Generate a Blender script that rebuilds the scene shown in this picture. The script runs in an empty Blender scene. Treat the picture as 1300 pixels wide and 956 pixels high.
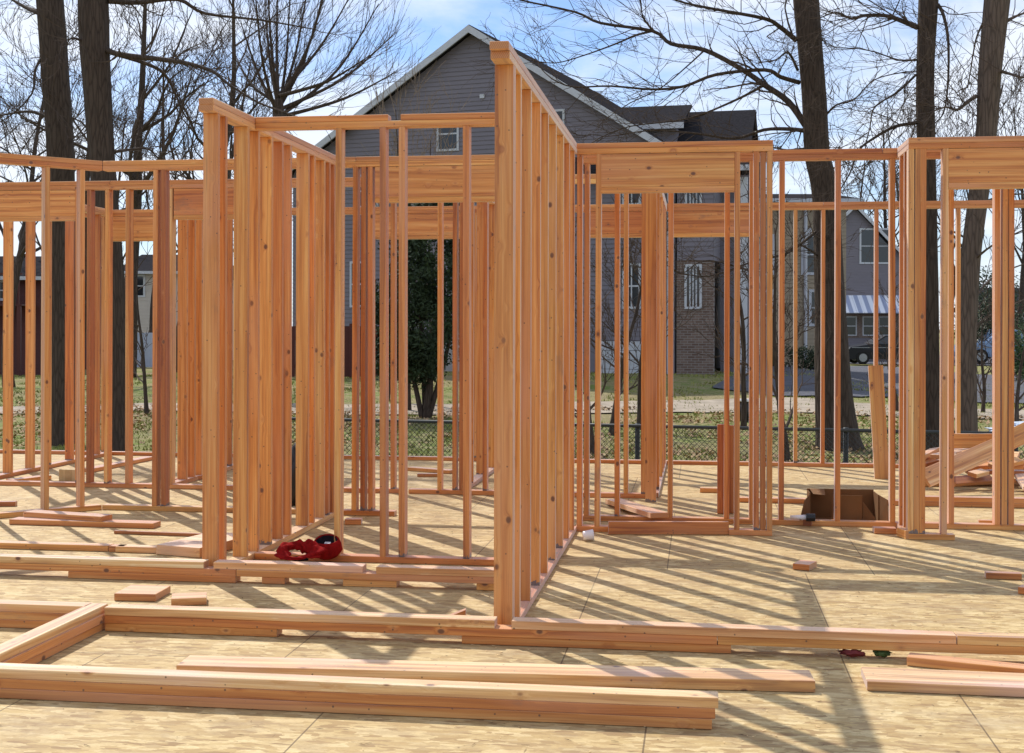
import bpy, bmesh, math, random
from mathutils import Vector, Matrix, noise
random.seed(7)
PI = math.pi
scene = bpy.context.scene
col = scene.collection
H = 1.465                     # eye height above the deck
F = 1680.0                    # focal length in photo pixels
TH = math.atan(238 / F)
C, S = math.cos(TH), math.sin(TH)
HOR = 414.5
def ray(px):
    u = (px - 650) / F
    return (u * C - S, C + u * S)
def at(px, py, t):
    d = ray(px); return Vector((d[0] * t, d[1] * t, H - (py - HOR) * t / F))
def on_z(px, py, z=0.0):
    return at(px, py, (H - z) * F / (py - HOR))
def x_at(px, Y):
    d = ray(px); return d[0] * Y / d[1]

# ------------------------------------------------------------------ materials
def newmat(name):
    m = bpy.data.materials.new(name); m.use_nodes = True
    nt = m.node_tree; b = nt.nodes['Principled BSDF']
    return m, nt, b
def N(nt, t, **kw):
    n = nt.nodes.new(t)
    for k, v in kw.items(): setattr(n, k, v)
    return n
def L(nt, a, b): nt.links.new(a, b)
def setin(n, **kw):
    for k, v in kw.items(): n.inputs[k.replace('_', ' ')].default_value = v
def ramp(nt, fac, stops):
    r = N(nt, 'ShaderNodeValToRGB'); e = r.color_ramp.elements
    while len(e) < len(stops): e.new(0.5)
    for i, (p, c) in enumerate(stops):
        e[i].position = p; e[i].color = (c[0], c[1], c[2], 1) if len(c) == 3 else c
    L(nt, fac, r.inputs[0]); return r.outputs[0]
def mixc(nt, fac, a, b, mode='MIX'):
    m = N(nt, 'ShaderNodeMix', data_type='RGBA', blend_type=mode)
    for sock, v in ((m.inputs[0], fac), (m.inputs[6], a), (m.inputs[7], b)):
        if isinstance(v, (int, float)): sock.default_value = v
        elif isinstance(v, tuple): sock.default_value = (v[0], v[1], v[2], 1)
        else: L(nt, v, sock)
    return m.outputs[2]
def mth(nt, op, a, b=None, clamp=False):
    m = N(nt, 'ShaderNodeMath', operation=op); m.use_clamp = clamp
    for i, v in enumerate((a, b)):
        if v is None: continue
        if isinstance(v, (int, float)): m.inputs[i].default_value = v
        else: L(nt, v, m.inputs[i])
    return m.outputs[0]
def noise_tex(nt, vec, scale, detail=3, rough=.55, dist=0):
    n = N(nt, 'ShaderNodeTexNoise'); setin(n, Scale=scale, Detail=detail, Roughness=rough, Distortion=dist)
    if vec is not None: L(nt, vec, n.inputs['Vector'])
    return n
def mapping(nt, vec, scale=(1, 1, 1), rot=(0, 0, 0), loc=(0, 0, 0)):
    m = N(nt, 'ShaderNodeMapping'); setin(m, Scale=scale, Rotation=rot, Location=loc)
    L(nt, vec, m.inputs[0]); return m.outputs[0]
def bump(nt, b, h, dist=.002, strength=.5):
    n = N(nt, 'ShaderNodeBump'); setin(n, Distance=dist, Strength=strength)
    L(nt, h, n.inputs['Height']); L(nt, n.outputs[0], b.inputs['Normal'])

def make_wood():
    m, nt, b = newmat('fir_lumber')
    tc = N(nt, 'ShaderNodeTexCoord'); oi = N(nt, 'ShaderNodeObjectInfo')
    rv = N(nt, 'ShaderNodeCombineXYZ')
    L(nt, mth(nt, 'MULTIPLY', oi.outputs['Random'], 37), rv.inputs[0])
    L(nt, mth(nt, 'MULTIPLY', oi.outputs['Random'], 91), rv.inputs[1])
    L(nt, mth(nt, 'MULTIPLY', oi.outputs['Random'], 53), rv.inputs[2])
    ad = N(nt, 'ShaderNodeVectorMath', operation='ADD')
    L(nt, tc.outputs['Object'], ad.inputs[0]); L(nt, rv.outputs[0], ad.inputs[1])
    co = ad.outputs[0]
    # knots
    vo = N(nt, 'ShaderNodeTexVoronoi'); setin(vo, Scale=8.0, Randomness=1.0)
    L(nt, mapping(nt, co, (.75, 1.05, 1.05)), vo.inputs['Vector'])
    d = vo.outputs['Distance']
    swell = mth(nt, 'POWER', mth(nt, 'SUBTRACT', 1.0, mth(nt, 'MULTIPLY', d, 2.6), clamp=True), 3)
    # grain displaced round the knots
    wob = noise_tex(nt, mapping(nt, co, (.9, 5, 5)), 1.0, 2)
    gv = N(nt, 'ShaderNodeVectorMath', operation='ADD')
    sw = N(nt, 'ShaderNodeCombineXYZ')
    L(nt, mth(nt, 'MULTIPLY', swell, 1.3), sw.inputs[1]); L(nt, mth(nt, 'MULTIPLY', wob.outputs[0], 1.6), sw.inputs[2])
    L(nt, mapping(nt, co, (.55, 26, 26)), gv.inputs[0]); L(nt, sw.outputs[0], gv.inputs[1])
    gr = noise_tex(nt, gv.outputs[0], 1.0, 5, .62, .3)
    fine = noise_tex(nt, mapping(nt, co, (2.2, 150, 150)), 1.0, 2, .7)
    patch = noise_tex(nt, mapping(nt, co, (1.1, 3, 3)), 1.0, 2)
    base = ramp(nt, gr.outputs[0], [(.35, (.37, .115, .022)), (.44, (.63, .255, .055)), (.52, (.76, .345, .09)), (.66, (.88, .51, .185))])
    base = mixc(nt, mth(nt, 'MULTIPLY', fine.outputs[0], .34), base, (.40, .13, .04))
    med = noise_tex(nt, mapping(nt, co, (.9, 65, 65), loc=(5, 1, 8)), 1.0, 3, .7)
    base = mixc(nt, ramp(nt, med.outputs[0], [(.48, (0, 0, 0)), (.68, (.75, .75, .75))]), base, (.46, .165, .04))
    # board to board tone: some red heartwood, some yellow sapwood
    tone = ramp(nt, oi.outputs['Random'], [(0, (.97, .84, .68)), (.2, (1.05, 1.02, .94)), (.4, (.84, .79, .72)), (.6, (1.06, 1.08, 1.06)), (.8, (.94, .88, .82)), (1, (1.04, 1.16, 1.16))])
    base = mixc(nt, 1.0, base, tone, 'MULTIPLY')
    base = mixc(nt, ramp(nt, patch.outputs[0], [(.52, (0, 0, 0)), (.68, (.55, .55, .55))]), base, (.66, .30, .15))
    base = mixc(nt, 1.0, base, oi.outputs['Color'], 'MULTIPLY')
    kn = ramp(nt, d, [(.0, (1, 1, 1)), (.075, (.95, .95, .95)), (.12, (0, 0, 0))])
    halo = ramp(nt, d, [(.05, (.6, .6, .6)), (.17, (0, 0, 0))])
    base = mixc(nt, halo, base, (.52, .21, .07))
    kmask = ramp(nt, noise_tex(nt, mapping(nt, co, (1.7, 3, 3), loc=(1, 4, 2)), 1.0, 1).outputs[0], [(.42, (0, 0, 0)), (.5, (1, 1, 1))])
    base = mixc(nt, mixc(nt, 1.0, kn, kmask, 'MULTIPLY'), base, (.16, .055, .02))
    # pitch streaks and grubby scuffs
    st = noise_tex(nt, mapping(nt, co, (1.3, 30, 30), loc=(3, 9, 1)), 1.0, 2)
    base = mixc(nt, ramp(nt, st.outputs[0], [(.74, (0, 0, 0)), (.80, (.75, .75, .75))]), base, (.27, .11, .04))
    sc = noise_tex(nt, mapping(nt, co, (2.0, 5, 5), loc=(7, 2, 5)), 1.0, 4, .7)
    base = mixc(nt, ramp(nt, sc.outputs[0], [(.63, (0, 0, 0)), (.78, (.6, .6, .6))]), base, (.16, .11, .085))
    v2 = N(nt, 'ShaderNodeTexVoronoi'); setin(v2, Scale=17.0); L(nt, mapping(nt, co, (1, 1, 1), loc=(2, 5, 3)), v2.inputs['Vector'])
    base = mixc(nt, ramp(nt, v2.outputs['Distance'], [(.0, (.9, .9, .9)), (.06, (.8, .8, .8)), (.09, (0, 0, 0))]), base, (.10, .05, .03))
    # end grain (ends face the board's own length)
    sx = N(nt, 'ShaderNodeSeparateXYZ'); L(nt, tc.outputs['Normal'], sx.inputs[0])
    end = mth(nt, 'GREATER_THAN', mth(nt, 'ABSOLUTE', sx.outputs[0]), .8)
    rings = N(nt, 'ShaderNodeTexWave', wave_type='RINGS'); setin(rings, Scale=38, Distortion=1.2)
    L(nt, co, rings.inputs['Vector'])
    endc = ramp(nt, rings.outputs[1], [(0, (.40, .15, .05)), (1, (.60, .28, .10))])
    base = mixc(nt, end, base, endc)
    # blue mill paint left on the foot of some studs
    so = N(nt, 'ShaderNodeSeparateXYZ'); L(nt, tc.outputs['Object'], so.inputs[0])
    pn = noise_tex(nt, mapping(nt, co, (20, 30, 30)), 1.0, 2)
    edge = mth(nt, 'ADD', so.outputs[0], mth(nt, 'MULTIPLY', mth(nt, 'SUBTRACT', pn.outputs[0], .5), .09))
    paint = mth(nt, 'MULTIPLY', mth(nt, 'LESS_THAN', edge, .016), mth(nt, 'LESS_THAN', oi.outputs['Alpha'], .5))
    base = mixc(nt, mth(nt, 'MULTIPLY', paint, .8), base, (.05, .09, .13))
    L(nt, base, b.inputs['Base Color'])
    b.inputs['Roughness'].default_value = .54
    b.inputs['Specular IOR Level'].default_value = .8
    setin(b, Sheen_Weight=1.0, Sheen_Roughness=.28)
    bump(nt, b, mth(nt, 'ADD', gr.outputs[0], mth(nt, 'MULTIPLY', fine.outputs[0], .5)), .0012, .5)
    return m
WOOD = make_wood()

def make_osb():
    m, nt, b = newmat('strand_board')
    tc = N(nt, 'ShaderNodeTexCoord'); co = tc.outputs['Object']
    wv = noise_tex(nt, co, 3.0, 2)
    def flakes(rot, sc, ox):
        mp = mapping(nt, co, sc, (0, 0, rot), (ox, ox * .7, 0))
        v = N(nt, 'ShaderNodeTexVoronoi', feature='F1'); setin(v, Scale=1.0, Randomness=1)
        ad = N(nt, 'ShaderNodeVectorMath', operation='ADD'); L(nt, mp, ad.inputs[0])
        wn = noise_tex(nt, mp, 1.3, 2); sc2 = N(nt, 'ShaderNodeVectorMath', operation='SCALE'); sc2.inputs['Scale'].default_value = .9
        L(nt, wn.outputs['Color'], sc2.inputs[0]); L(nt, sc2.outputs[0], ad.inputs[1]); L(nt, ad.outputs[0], v.inputs['Vector'])
        s = N(nt, 'ShaderNodeSeparateColor'); L(nt, v.outputs['Color'], s.inputs[0]); return s.outputs[0], s.outputs[1], v.outputs['Distance']
    a1, a2, d1 = flakes(.15, (11, 34, 1), 0)
    b1, b2, d2 = flakes(-.45, (14, 42, 1), 5)
    c1, c2, d3 = flakes(1.0, (15, 38, 1), 9)
    pick = mth(nt, 'GREATER_THAN', a2, .5); pick2 = mth(nt, 'GREATER_THAN', b2, .72)
    st = [(0, (.19, .10, .04)), (.18, (.38, .245, .10)), (.5, (.53, .385, .17)), (.82, (.74, .59, .32)), (1, (.21, .11, .045))]
    ca = ramp(nt, a1, st); cb = ramp(nt, b1, st); cc = ramp(nt, c1, st)
    base = mixc(nt, pick, ca, cb); base = mixc(nt, mth(nt, 'MULTIPLY', pick2, .8), base, cc)
    soft = noise_tex(nt, mapping(nt, co, (6, 30, 1), (0, 0, .1)), 1.0, 5, .7)
    base = mixc(nt, .22, base, ramp(nt, soft.outputs[0], [(.3, (.34, .20, .07)), (.45, (.50, .35, .14)), (.6, (.64, .49, .23)), (.72, (.74, .60, .33))]))
    hz_ = noise_tex(nt, mapping(nt, co, (45, 160, 1), (0, 0, .05)), 1.0, 3, .75)
    base = mixc(nt, ramp(nt, hz_.outputs[0], [(.5, (0, 0, 0)), (.68, (.55, .55, .55))]), base, (.30, .17, .06))
    big = noise_tex(nt, mapping(nt, co, (.8, 1.3, 1)), 1.0, 4)
    base = mixc(nt, ramp(nt, big.outputs[0], [(.35, (.40, .40, .40)), (.65, (.08, .08, .08))]), base, (.50, .35, .185))
    dirt = noise_tex(nt, mapping(nt, co, (1.6, 3, 1), (0, 0, .2)), 1.6, 6, .7)
    base = mixc(nt, ramp(nt, dirt.outputs[0], [(.50, (0, 0, 0)), (.70, (.6, .6, .6))]), base, (.27, .175, .10))
    # short dark strands and scrapes
    mk = noise_tex(nt, mapping(nt, co, (7, 55, 1), (0, 0, .12)), 1.0, 2, .6)
    base = mixc(nt, ramp(nt, mk.outputs[0], [(.68, (0, 0, 0)), (.72, (.8, .8, .8))]), base, (.16, .085, .035))
    mk2 = noise_tex(nt, mapping(nt, co, (30, 5, 1), (0, 0, -.5), (4, 3, 0)), 1.0, 2, .6)
    base = mixc(nt, ramp(nt, mk2.outputs[0], [(.72, (0, 0, 0)), (.76, (.6, .6, .6))]), base, (.13, .075, .035))
    # four-by-eight panels: dark gaps between them
    def seams(loc):
        br = N(nt, 'ShaderNodeTexBrick'); br.offset = .33; br.squash = 1
        setin(br, Scale=1.0, Mortar_Size=.0035, Mortar_Smooth=.1, Brick_Width=1.219, Row_Height=2.438)
        L(nt, mapping(nt, co, loc=loc), br.inputs['Vector']); return br.outputs['Fac']
    sm = seams((.19 + 1.219 * 12, -5.6 + 24.38, 0))
    base = mixc(nt, mth(nt, 'MULTIPLY', sm, .7), base, (.08, .05, .03))
    saw = noise_tex(nt, mapping(nt, co, (.9, .9, 1), loc=(8, 3, 0)), 1.0, 6, .75)
    base = mixc(nt, ramp(nt, saw.outputs[0], [(.55, (0, 0, 0)), (.70, (.6, .6, .6))]), base, (.74, .60, .36))
    L(nt, base, b.inputs['Base Color']); b.inputs['Roughness'].default_value = .7; b.inputs['Specular IOR Level'].default_value = .25
    hh = mth(nt, 'ADD', mth(nt, 'ADD', a1, b1), mth(nt, 'MULTIPLY', d1, .6))
    bump(nt, b, hh, .0012, .5)
    return m
OSB = make_osb()

def plain(name, c, rough=.7, spec=.4, var=.15, scale=8, metal=0, sc=(1, 1, 1), bmp=0):
    m, nt, b = newmat(name)
    tc = N(nt, 'ShaderNodeTexCoord')
    n = noise_tex(nt, mapping(nt, tc.outputs['Object'], sc), scale, 4, .6)
    lo = tuple(x * (1 - var) for x in c); hi = tuple(min(1, x * (1 + var)) for x in c)
    L(nt, ramp(nt, n.outputs[0], [(.3, lo), (.7, hi)]), b.inputs['Base Color'])
    b.inputs['Roughness'].default_value = rough; b.inputs['Specular IOR Level'].default_value = spec
    b.inputs['Metallic'].default_value = metal
    if bmp: bump(nt, b, n.outputs[0], bmp, .6)
    return m
def bark(name, c):
    m, nt, b = newmat(name)
    tc = N(nt, 'ShaderNodeTexCoord'); co = tc.outputs['Object']
    v = N(nt, 'ShaderNodeTexVoronoi', feature='DISTANCE_TO_EDGE'); setin(v, Scale=1)
    wn = noise_tex(nt, mapping(nt, co, (3, 3, 1)), 1, 3)
    ad = N(nt, 'ShaderNodeVectorMath', operation='ADD'); L(nt, mapping(nt, co, (18, 18, 2.2)), ad.inputs[0]); L(nt, wn.outputs['Color'], ad.inputs[1])
    L(nt, ad.outputs[0], v.inputs['Vector'])
    n = noise_tex(nt, mapping(nt, co, (6, 6, 1)), 2, 5, .65)
    lo = tuple(x * .28 for x in c); hi = tuple(x * 1.5 for x in c)
    cc = ramp(nt, v.outputs[0], [(0, lo), (.12, c), (.5, hi)])
    L(nt, mixc(nt, n.outputs[0], cc, tuple(x * .8 for x in c)), b.inputs['Base Color'])
    b.inputs['Roughness'].default_value = .9; b.inputs['Specular IOR Level'].default_value = .2
    bump(nt, b, v.outputs[0], .03, .8)
    return m
BARK = bark('oak_bark', (.085, .062, .048)); BARKG = bark('maple_bark', (.15, .112, .088))
TWIG = plain('twig_bark', (.095, .07, .055), .9, .1, .3, 3)
TWIGP = plain('pale_twig_bark', (.26, .20, .15), .9, .1, .3, 3)
LEAFE = plain('evergreen_leaf', (.028, .045, .016), .7, .3, .5, 2)
BUSH = plain('shrub_leaf', (.06, .10, .03), .7, .3, .4, 3)
DRY = plain('dry_leaf', (.40, .27, .15), .8, .2, .4, 9)
def siding_mat(name, c): return plain(name, c, .55, .4, .07, 1.2, sc=(1, 1, 6))
SIDE = siding_mat('grey_vinyl_siding', (.20, .182, .208)); SIDET = siding_mat('tan_vinyl_siding', (.36, .29, .20))
SIDEL = siding_mat('pale_vinyl_siding', (.55, .50, .44)); REDW = siding_mat('dark_red_boards', (.085, .018, .014))
TRIM = plain('white_trim', (.56, .58, .62), .5, .4, .05); GREYC = plain('concrete', (.42, .40, .38), .85, .2, .12, 3)
SHIN = plain('asphalt_shingle', (.035, .033, .036), 1.0, .0, .35, 14, sc=(1, 1, 3), bmp=.01)
def glass_mat():
    m, nt, b = newmat('window_glass'); setin(b, Base_Color=(.02, .022, .026, 1), Roughness=.08); b.inputs['Specular IOR Level'].default_value = .7; return m
GLASS = glass_mat()
def brick_mat():
    m, nt, b = newmat('brown_brick'); tc = N(nt, 'ShaderNodeTexCoord')
    br = N(nt, 'ShaderNodeTexBrick'); setin(br, Scale=1, Brick_Width=.22, Row_Height=.075, Mortar_Size=.008, Color1=(.14, .085, .065, 1), Color2=(.22, .15, .12, 1), Mortar=(.28, .26, .24, 1))
    L(nt, mapping(nt, tc.outputs['Object'], rot=(PI / 2, 0, 0)), br.inputs['Vector'])
    L(nt, br.outputs[0], b.inputs['Base Color']); b.inputs['Roughness'].default_value = .9; return m
BRICK = brick_mat()
METAL = plain('galvanised_steel', (.30, .31, .32), .45, .5, .15, 20, .8)
DARKM = plain('black_vinyl_wire', (.035, .04, .038), .5, .4, .2)
BLACKP = plain('black_plastic', (.015, .015, .017), .4, .5, .2)
CARD = plain('brown_cardboard', (.20, .105, .045), .85, .2, .1, 6)
RED = plain('red_fleece', (.24, .007, .007), .95, .1, .3, 30, bmp=.004)
REDD = plain('dark_lining_and_hollow', (.02, .015, .02), .9, .1, .3, 30)  # lines the cap; also paints shade into the fleece hollow
WHITEP = plain('white_plastic', (.8, .8, .84), .4, .5, .05)
RUBBER = plain('tyre_rubber', (.02, .02, .02), .8, .2, .2)

def ground_mat():
    m, nt, b = newmat('spring_lawn'); tc = N(nt, 'ShaderNodeTexCoord'); co = tc.outputs['Object']
    n1 = noise_tex(nt, co, .35, 5, .6); n2 = noise_tex(nt, co, 3.5, 5, .7); n3 = noise_tex(nt, co, 22, 3, .7)
    g = ramp(nt, n1.outputs[0], [(.34, (.30, .24, .14)), (.46, (.30, .27, .11)), (.56, (.17, .24, .05)), (.70, (.32, .28, .13))])
    g = mixc(nt, ramp(nt, n2.outputs[0], [(.42, (0, 0, 0)), (.62, (.8, .8, .8))]), g, (.38, .31, .18))
    g = mixc(nt, ramp(nt, n3.outputs[0], [(.45, (0, 0, 0)), (.62, (.7, .7, .7))]), g, (.13, .12, .045))
    L(nt, g, b.inputs['Base Color']); b.inputs['Roughness'].default_value = .95; b.inputs['Specular IOR Level'].default_value = .1
    bump(nt, b, n3.outputs[0], .06, .7); return m
GRASS = ground_mat()
PATHM = plain('packed_dirt_path', (.38, .32, .25), .95, .1, .22, 2.5, bmp=.02)
ASPH = plain('driveway_asphalt', (.10, .10, .115), .9, .2, .2, 2)
BLADE = plain('grass_blade', (.27, .28, .08), .9, .1, .5, 1.5)
WHITEV = plain('white_vinyl_fence', (.62, .69, .85), .5, .4, .04)

# ------------------------------------------------------------------ helpers
def tag(o, label=None, cat=None, group=None, kind=None):
    if label: o['label'] = label
    if cat: o['category'] = cat
    if group: o['group'] = group
    if kind: o['kind'] = kind
    return o
def empty(name, loc=(0, 0, 0), rz=0.0):
    o = bpy.data.objects.new(name, None); col.objects.link(o)
    o.location = loc; o.rotation_euler = (0, 0, rz); o.empty_display_size = .1
    return o
def mesh_obj(name, verts, faces, mat, parent=None, smooth=False):
    me = bpy.data.meshes.new(name); me.from_pydata(verts, [], faces); me.update()
    me.materials.append(mat)
    if smooth:
        for p in me.polygons: p.use_smooth = True
    o = bpy.data.objects.new(name, me); col.objects.link(o)
    if parent: o.parent = parent
    return o
class MB:
    def __init__(s): s.v = []; s.f = []
    def box(s, x0, y0, z0, x1, y1, z1):
        n = len(s.v)
        s.v += [(x0, y0, z0), (x1, y0, z0), (x1, y1, z0), (x0, y1, z0), (x0, y0, z1), (x1, y0, z1), (x1, y1, z1), (x0, y1, z1)]
        s.f += [tuple(n + i for i in q) for q in ((3, 2, 1, 0), (4, 5, 6, 7), (0, 1, 5, 4), (1, 2, 6, 5), (2, 3, 7, 6), (3, 0, 4, 7))]
        return s
    def prism(s, pts, y0, y1):       # pts in XZ (counter clockwise seen from -Y), extruded along Y
        n = len(s.v); k = len(pts)
        s.v += [(p[0], y0, p[1]) for p in pts] + [(p[0], y1, p[1]) for p in pts]
        s.f.append(tuple(n + i for i in range(k))); s.f.append(tuple(n + k + i for i in reversed(range(k))))
        for i in range(k):
            j = (i + 1) % k; s.f.append((n + j, n + i, n + k + i, n + k + j))
        return s
    def quad(s, a, b, c, d):
        n = len(s.v); s.v += [a, b, c, d]; s.f.append((n, n + 1, n + 2, n + 3)); return s
    def tube(s, pts, rads, k=6, cap=True):
        n = len(s.v); up = Vector((0, 0, 1)); prev = None
        for i, p in enumerate(pts):
            p = Vector(p)
            d = (Vector(pts[min(i + 1, len(pts) - 1)]) - Vector(pts[max(i - 1, 0)]))
            if d.length < 1e-9: d = Vector((0, 0, 1))
            d.normalize()
            a = prev if prev is not None else (Vector((1, 0, 0)) if abs(d.x) < .9 else Vector((0, 1, 0)))
            a = a - d * a.dot(d)
            if a.length < 1e-6: a = d.orthogonal()
            a.normalize(); prev = a; b = d.cross(a)
            for j in range(k):
                an = 2 * PI * j / k; q = p + (a * math.cos(an) + b * math.sin(an)) * rads[i]
                s.v.append(tuple(q))
        for i in range(len(pts) - 1):
            for j in range(k):
                j2 = (j + 1) % k; s.f.append((n + i * k + j, n + i * k + j2, n + (i + 1) * k + j2, n + (i + 1) * k + j))
        if cap and k > 2:
            s.f.append(tuple(n + j for j in reversed(range(k)))); e = n + (len(pts) - 1) * k; s.f.append(tuple(e + j for j in range(k)))
        return s
    def join(s, o):
        n = len(s.v); s.v += o.v; s.f += [tuple(n + i for i in q) for q in o.f]; return s
    def build(s, name, mat, parent=None, smooth=False, bev=0):
        o = mesh_obj(name, s.v, s.f, mat, parent, smooth)
        if bev:
            bm = bmesh.new(); bm.from_mesh(o.data)
            bmesh.ops.bevel(bm, geom=bm.edges[:], offset=bev, segments=1, affect='EDGES', profile=.5)
            bm.to_mesh(o.data); bm.free()
        return o

_lum = {}
def lumber_mesh(l, a, b):
    key = (round(l, 3), round(a, 4), round(b, 4))
    if key not in _lum:
        m = MB().box(0, 0, 0, l, a, b)
        me = bpy.data.meshes.new('lumber'); me.from_pydata(m.v, [], m.f); me.update()
        bm = bmesh.new(); bm.from_mesh(me)
        bmesh.ops.bevel(bm, geom=bm.edges[:], offset=.0022, segments=1, affect='EDGES', profile=.5)
        bm.to_mesh(me); bm.free(); me.materials.append(WOOD); _lum[key] = me
    return _lum[key]
TONES = {'': (1, 1, 1), 'y': (1.08, 1.16, 1.10), 'c': (1.10, 1.34, 1.8), 'o': (.90, .76, .60), 'd': (.66, .52, .42), 'r': (.99, .89, .78), 'p': (1.12, 1.50, 2.5)}  # 'p' pale, raised towards sunlit-top white; 'd' on studs paints in shade
def lumber(name, parent, loc, rot, l, a, b, tone='', paint=False):
    o = bpy.data.objects.new(name, lumber_mesh(l, a, b)); col.objects.link(o)
    o.parent = parent; o.location = loc; o.rotation_euler = rot
    t = TONES[tone]; j = random.uniform(.93, 1.06); o.color = (t[0] * j, t[1] * j * random.uniform(.96, 1.04), t[2] * j, 0 if paint else 1)
    return o
WT = 2.772; PT = .038; SD = .089
class Wall:
    """a nailed frame wall; p0 -> p1 is its near/right face, the thickness lies to the left of that direction"""
    def __init__(s, label, p0, p1, group=None):
        s.p0 = Vector(p0); d = Vector(p1) - s.p0; s.len = d.length; s.d = d.normalized()
        s.o = empty('framed_wall', (p0[0], p0[1], .0015), math.atan2(d.y, d.x)); tag(s.o, label, 'wall frame', 'new timber wall frames')
    def u(s, px):                                        # where a line of sight crosses the face
        r = ray(px); a, b = s.d.x, s.d.y
        # p0 + d*k = r*m
        det = a * (-r[1]) + r[0] * b
        return (-s.p0.x * (-r[1]) + r[0] * (-s.p0.y)) / det
    def plate(s, u0, u1, z, name='top_plate', tone='', y=0, w=SD, h=PT):
        return lumber(name, s.o, (u0, y, z), (random.uniform(-.002, .002), 0, 0), u1 - u0, w, h, tone)
    def tops(s, u0=None, u1=None, cut=None, tones=('', 'y')):
        u0 = 0 if u0 is None else u0; u1 = s.len if u1 is None else u1
        s.plate(u0, u1, WT - 2 * PT, tone=tones[1])
        if cut:
            a = u0
            for (c0, c1) in cut: s.plate(a, c0, WT - PT + .001, tone=tones[0]); a = c1
            s.plate(a, u1, WT - PT + .001, tone=tones[0])
        else: s.plate(u0, u1, WT - PT + .001, tone=tones[0])
    def bottom(s, u0=None, u1=None, tone='o'):
        u0 = 0 if u0 is None else u0; u1 = s.len if u1 is None else u1
        s.plate(u0, u1, 0, 'bottom_plate', tone)
    def stud(s, u, tone='', flat=False, y=0):
        lx = random.uniform(-.0028, .0028)
        w, dd = (SD, PT) if flat else (PT, SD)
        return lumber('stud', s.o, (u + w, y, PT), (0, -PI / 2 + lx, 0), WT - 3 * PT - .0005, dd, w, tone, random.random() < .4)
    def header(s, u0, u1, tone='', z=2.458):
        lumber('header', s.o, (u0, .002, z), (0, 0, 0), u1 - u0, .085, .235, tone)
        lumber('header_plate', s.o, (u0, 0, z - PT - .001), (0, 0, 0), u1 - u0, SD, PT, 'y')
YB, YE, YF, YV, YK = 7.99, 9.96, 9.43, 11.33, 14.17
XA = -.868; XD = -2.763
XK0 = x_at(-120, YK); XR = 8.2

# ---- the tall wall running away from the viewer in the middle
yA0 = 6.16
w = Wall('tall stud wall seen end on in the middle, its front post reaching highest', (XA, yA0), (XA, YF - .001))
w.tops(-.13, None); w.o.children[1].location.x = -.16
w.bottom(-.0, None, 'o')
w.stud(0, ''); w.stud(.0385, 'r')
for px, t in ((660.3, 'y'), (673.7, ''), (685.7, ''), (695.3, 'o'), (705.5, 'y'), (714.9, ''), (722.5, 'o'), (729, 'r')): w.stud(w.u(px), t)
# ---- long wall on the left running away
w = Wall('long stud wall left of the red cap, running away from its pair of front posts', (XD, 7.335), (XD, YE - .001))
w.tops(-.06, None, tones=('', 'y')); w.bottom(0, None, 'y')
for px, t in ((275.8, ''), (285.5, 'r'), (313.5, 'y'), (327.6, ''), (344, 'y'), (358, 'o'), (368.7, ''), (391, 'y'), (398.5, 'r'), (411.4, ''), (417.5, 'o'), (424, 'o')): w.stud(w.u(px), t)
# ---- cross wall between them
w = Wall('four-stud cross wall between the two tall walls, with a gap in its upper top plate', (XD + .002, YB), (XA - SD - .002, YB))
w.tops(0, None, cut=[(w.u(492), w.u(508))], tones=('r', 'y')); w.bottom(0, None, 'o')
for px, t in ((424.5, 'y'), (482.5, ''), (506.5, ''), (588.5, 'r')): w.stud(w.u(px), t)
# ---- wall line E (left bay return and the doorway with header)
xc = x_at(130, YE)
w = Wall('low-looking cross wall of the bay on the left, with one open stud', (xc, YE), (XD - SD - .002, YE))
w.tops(tones=('y', 'y')); w.bottom(tone='y')
for px, t in ((193, ''), (204.5, 'd'), (262, ''), (330, 'o')): w.stud(w.u(px), t)  # dark second stud paints in the shaded side of the first
w = Wall('cross wall with a scuffed door header, behind the four-stud wall', (XD + .002, YE), (XA - SD - .03, YE))
w.tops(tones=('', 'y'), cut=[(w.u(451), w.u(451) + .003)]); w.bottom(0, w.u(501), 'o')
for px, t in ((446.5, ''), (457.5, 'd'), (467.5, 'r')): w.stud(w.u(px), t)
w.header(w.u(475.5), w.len - .1, ''); w.stud(w.len - .09, '')
# angled bay wall at far left
ang = math.radians(46)
p1 = Vector((xc - .002, YE)); p0 = p1 - Vector((math.cos(ang), math.sin(ang))) * 1.7
w = Wall('slanting bay wall at the far left edge of the picture', p0, p1)
w.tops(tones=('', 'r')); w.bottom(tone='y')
for px, t in ((-9, ''), (56.5, ''), (102, '')): w.stud(w.u(px), t)
# ---- cross wall F, with the big header right of centre
w = Wall('cross wall with the wide knotty header, right of the tall middle wall', (x_at(731, YF), YF), (x_at(981, YF), YF))
w.tops(tones=('', 'y')); w.bottom(0, w.u(773), 'r'); w.bottom(w.u(926), w.len, 'o')
for px, t in ((732.5, 'r'), (755, ''), (932.5, ''), (957, 'o'), (974, 'y')): w.stud(w.u(px), t)
w.stud(w.u(965.5), 'd', y=.012)  # dark tone paints the shade in the post's recess
w.header(w.u(762.5), w.u(932.3), '')
# ---- cross wall G-H just behind, running on to the right edge
w = Wall('long low cross wall behind the cardboard box, running to the right edge', (x_at(736, YE), YE), (x_at(1420, YE), YE))
w.tops(tones=('r', 'o'), cut=[(w.u(1120), w.u(1120) + .003)]); w.bottom(tone='o')
for px, t in ((741.5, 'o'), (780.5, 'r'), (848, ''), (919.5, 'r'), (951.5, 'o'), (989, 'r'), (1060.5, 'r'), (1130.5, ''), (1205, 'r'), (1263.5, ''), (1272, ''), (1281, 'o'), (1365, '')): w.stud(w.u(px), t)
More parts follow.
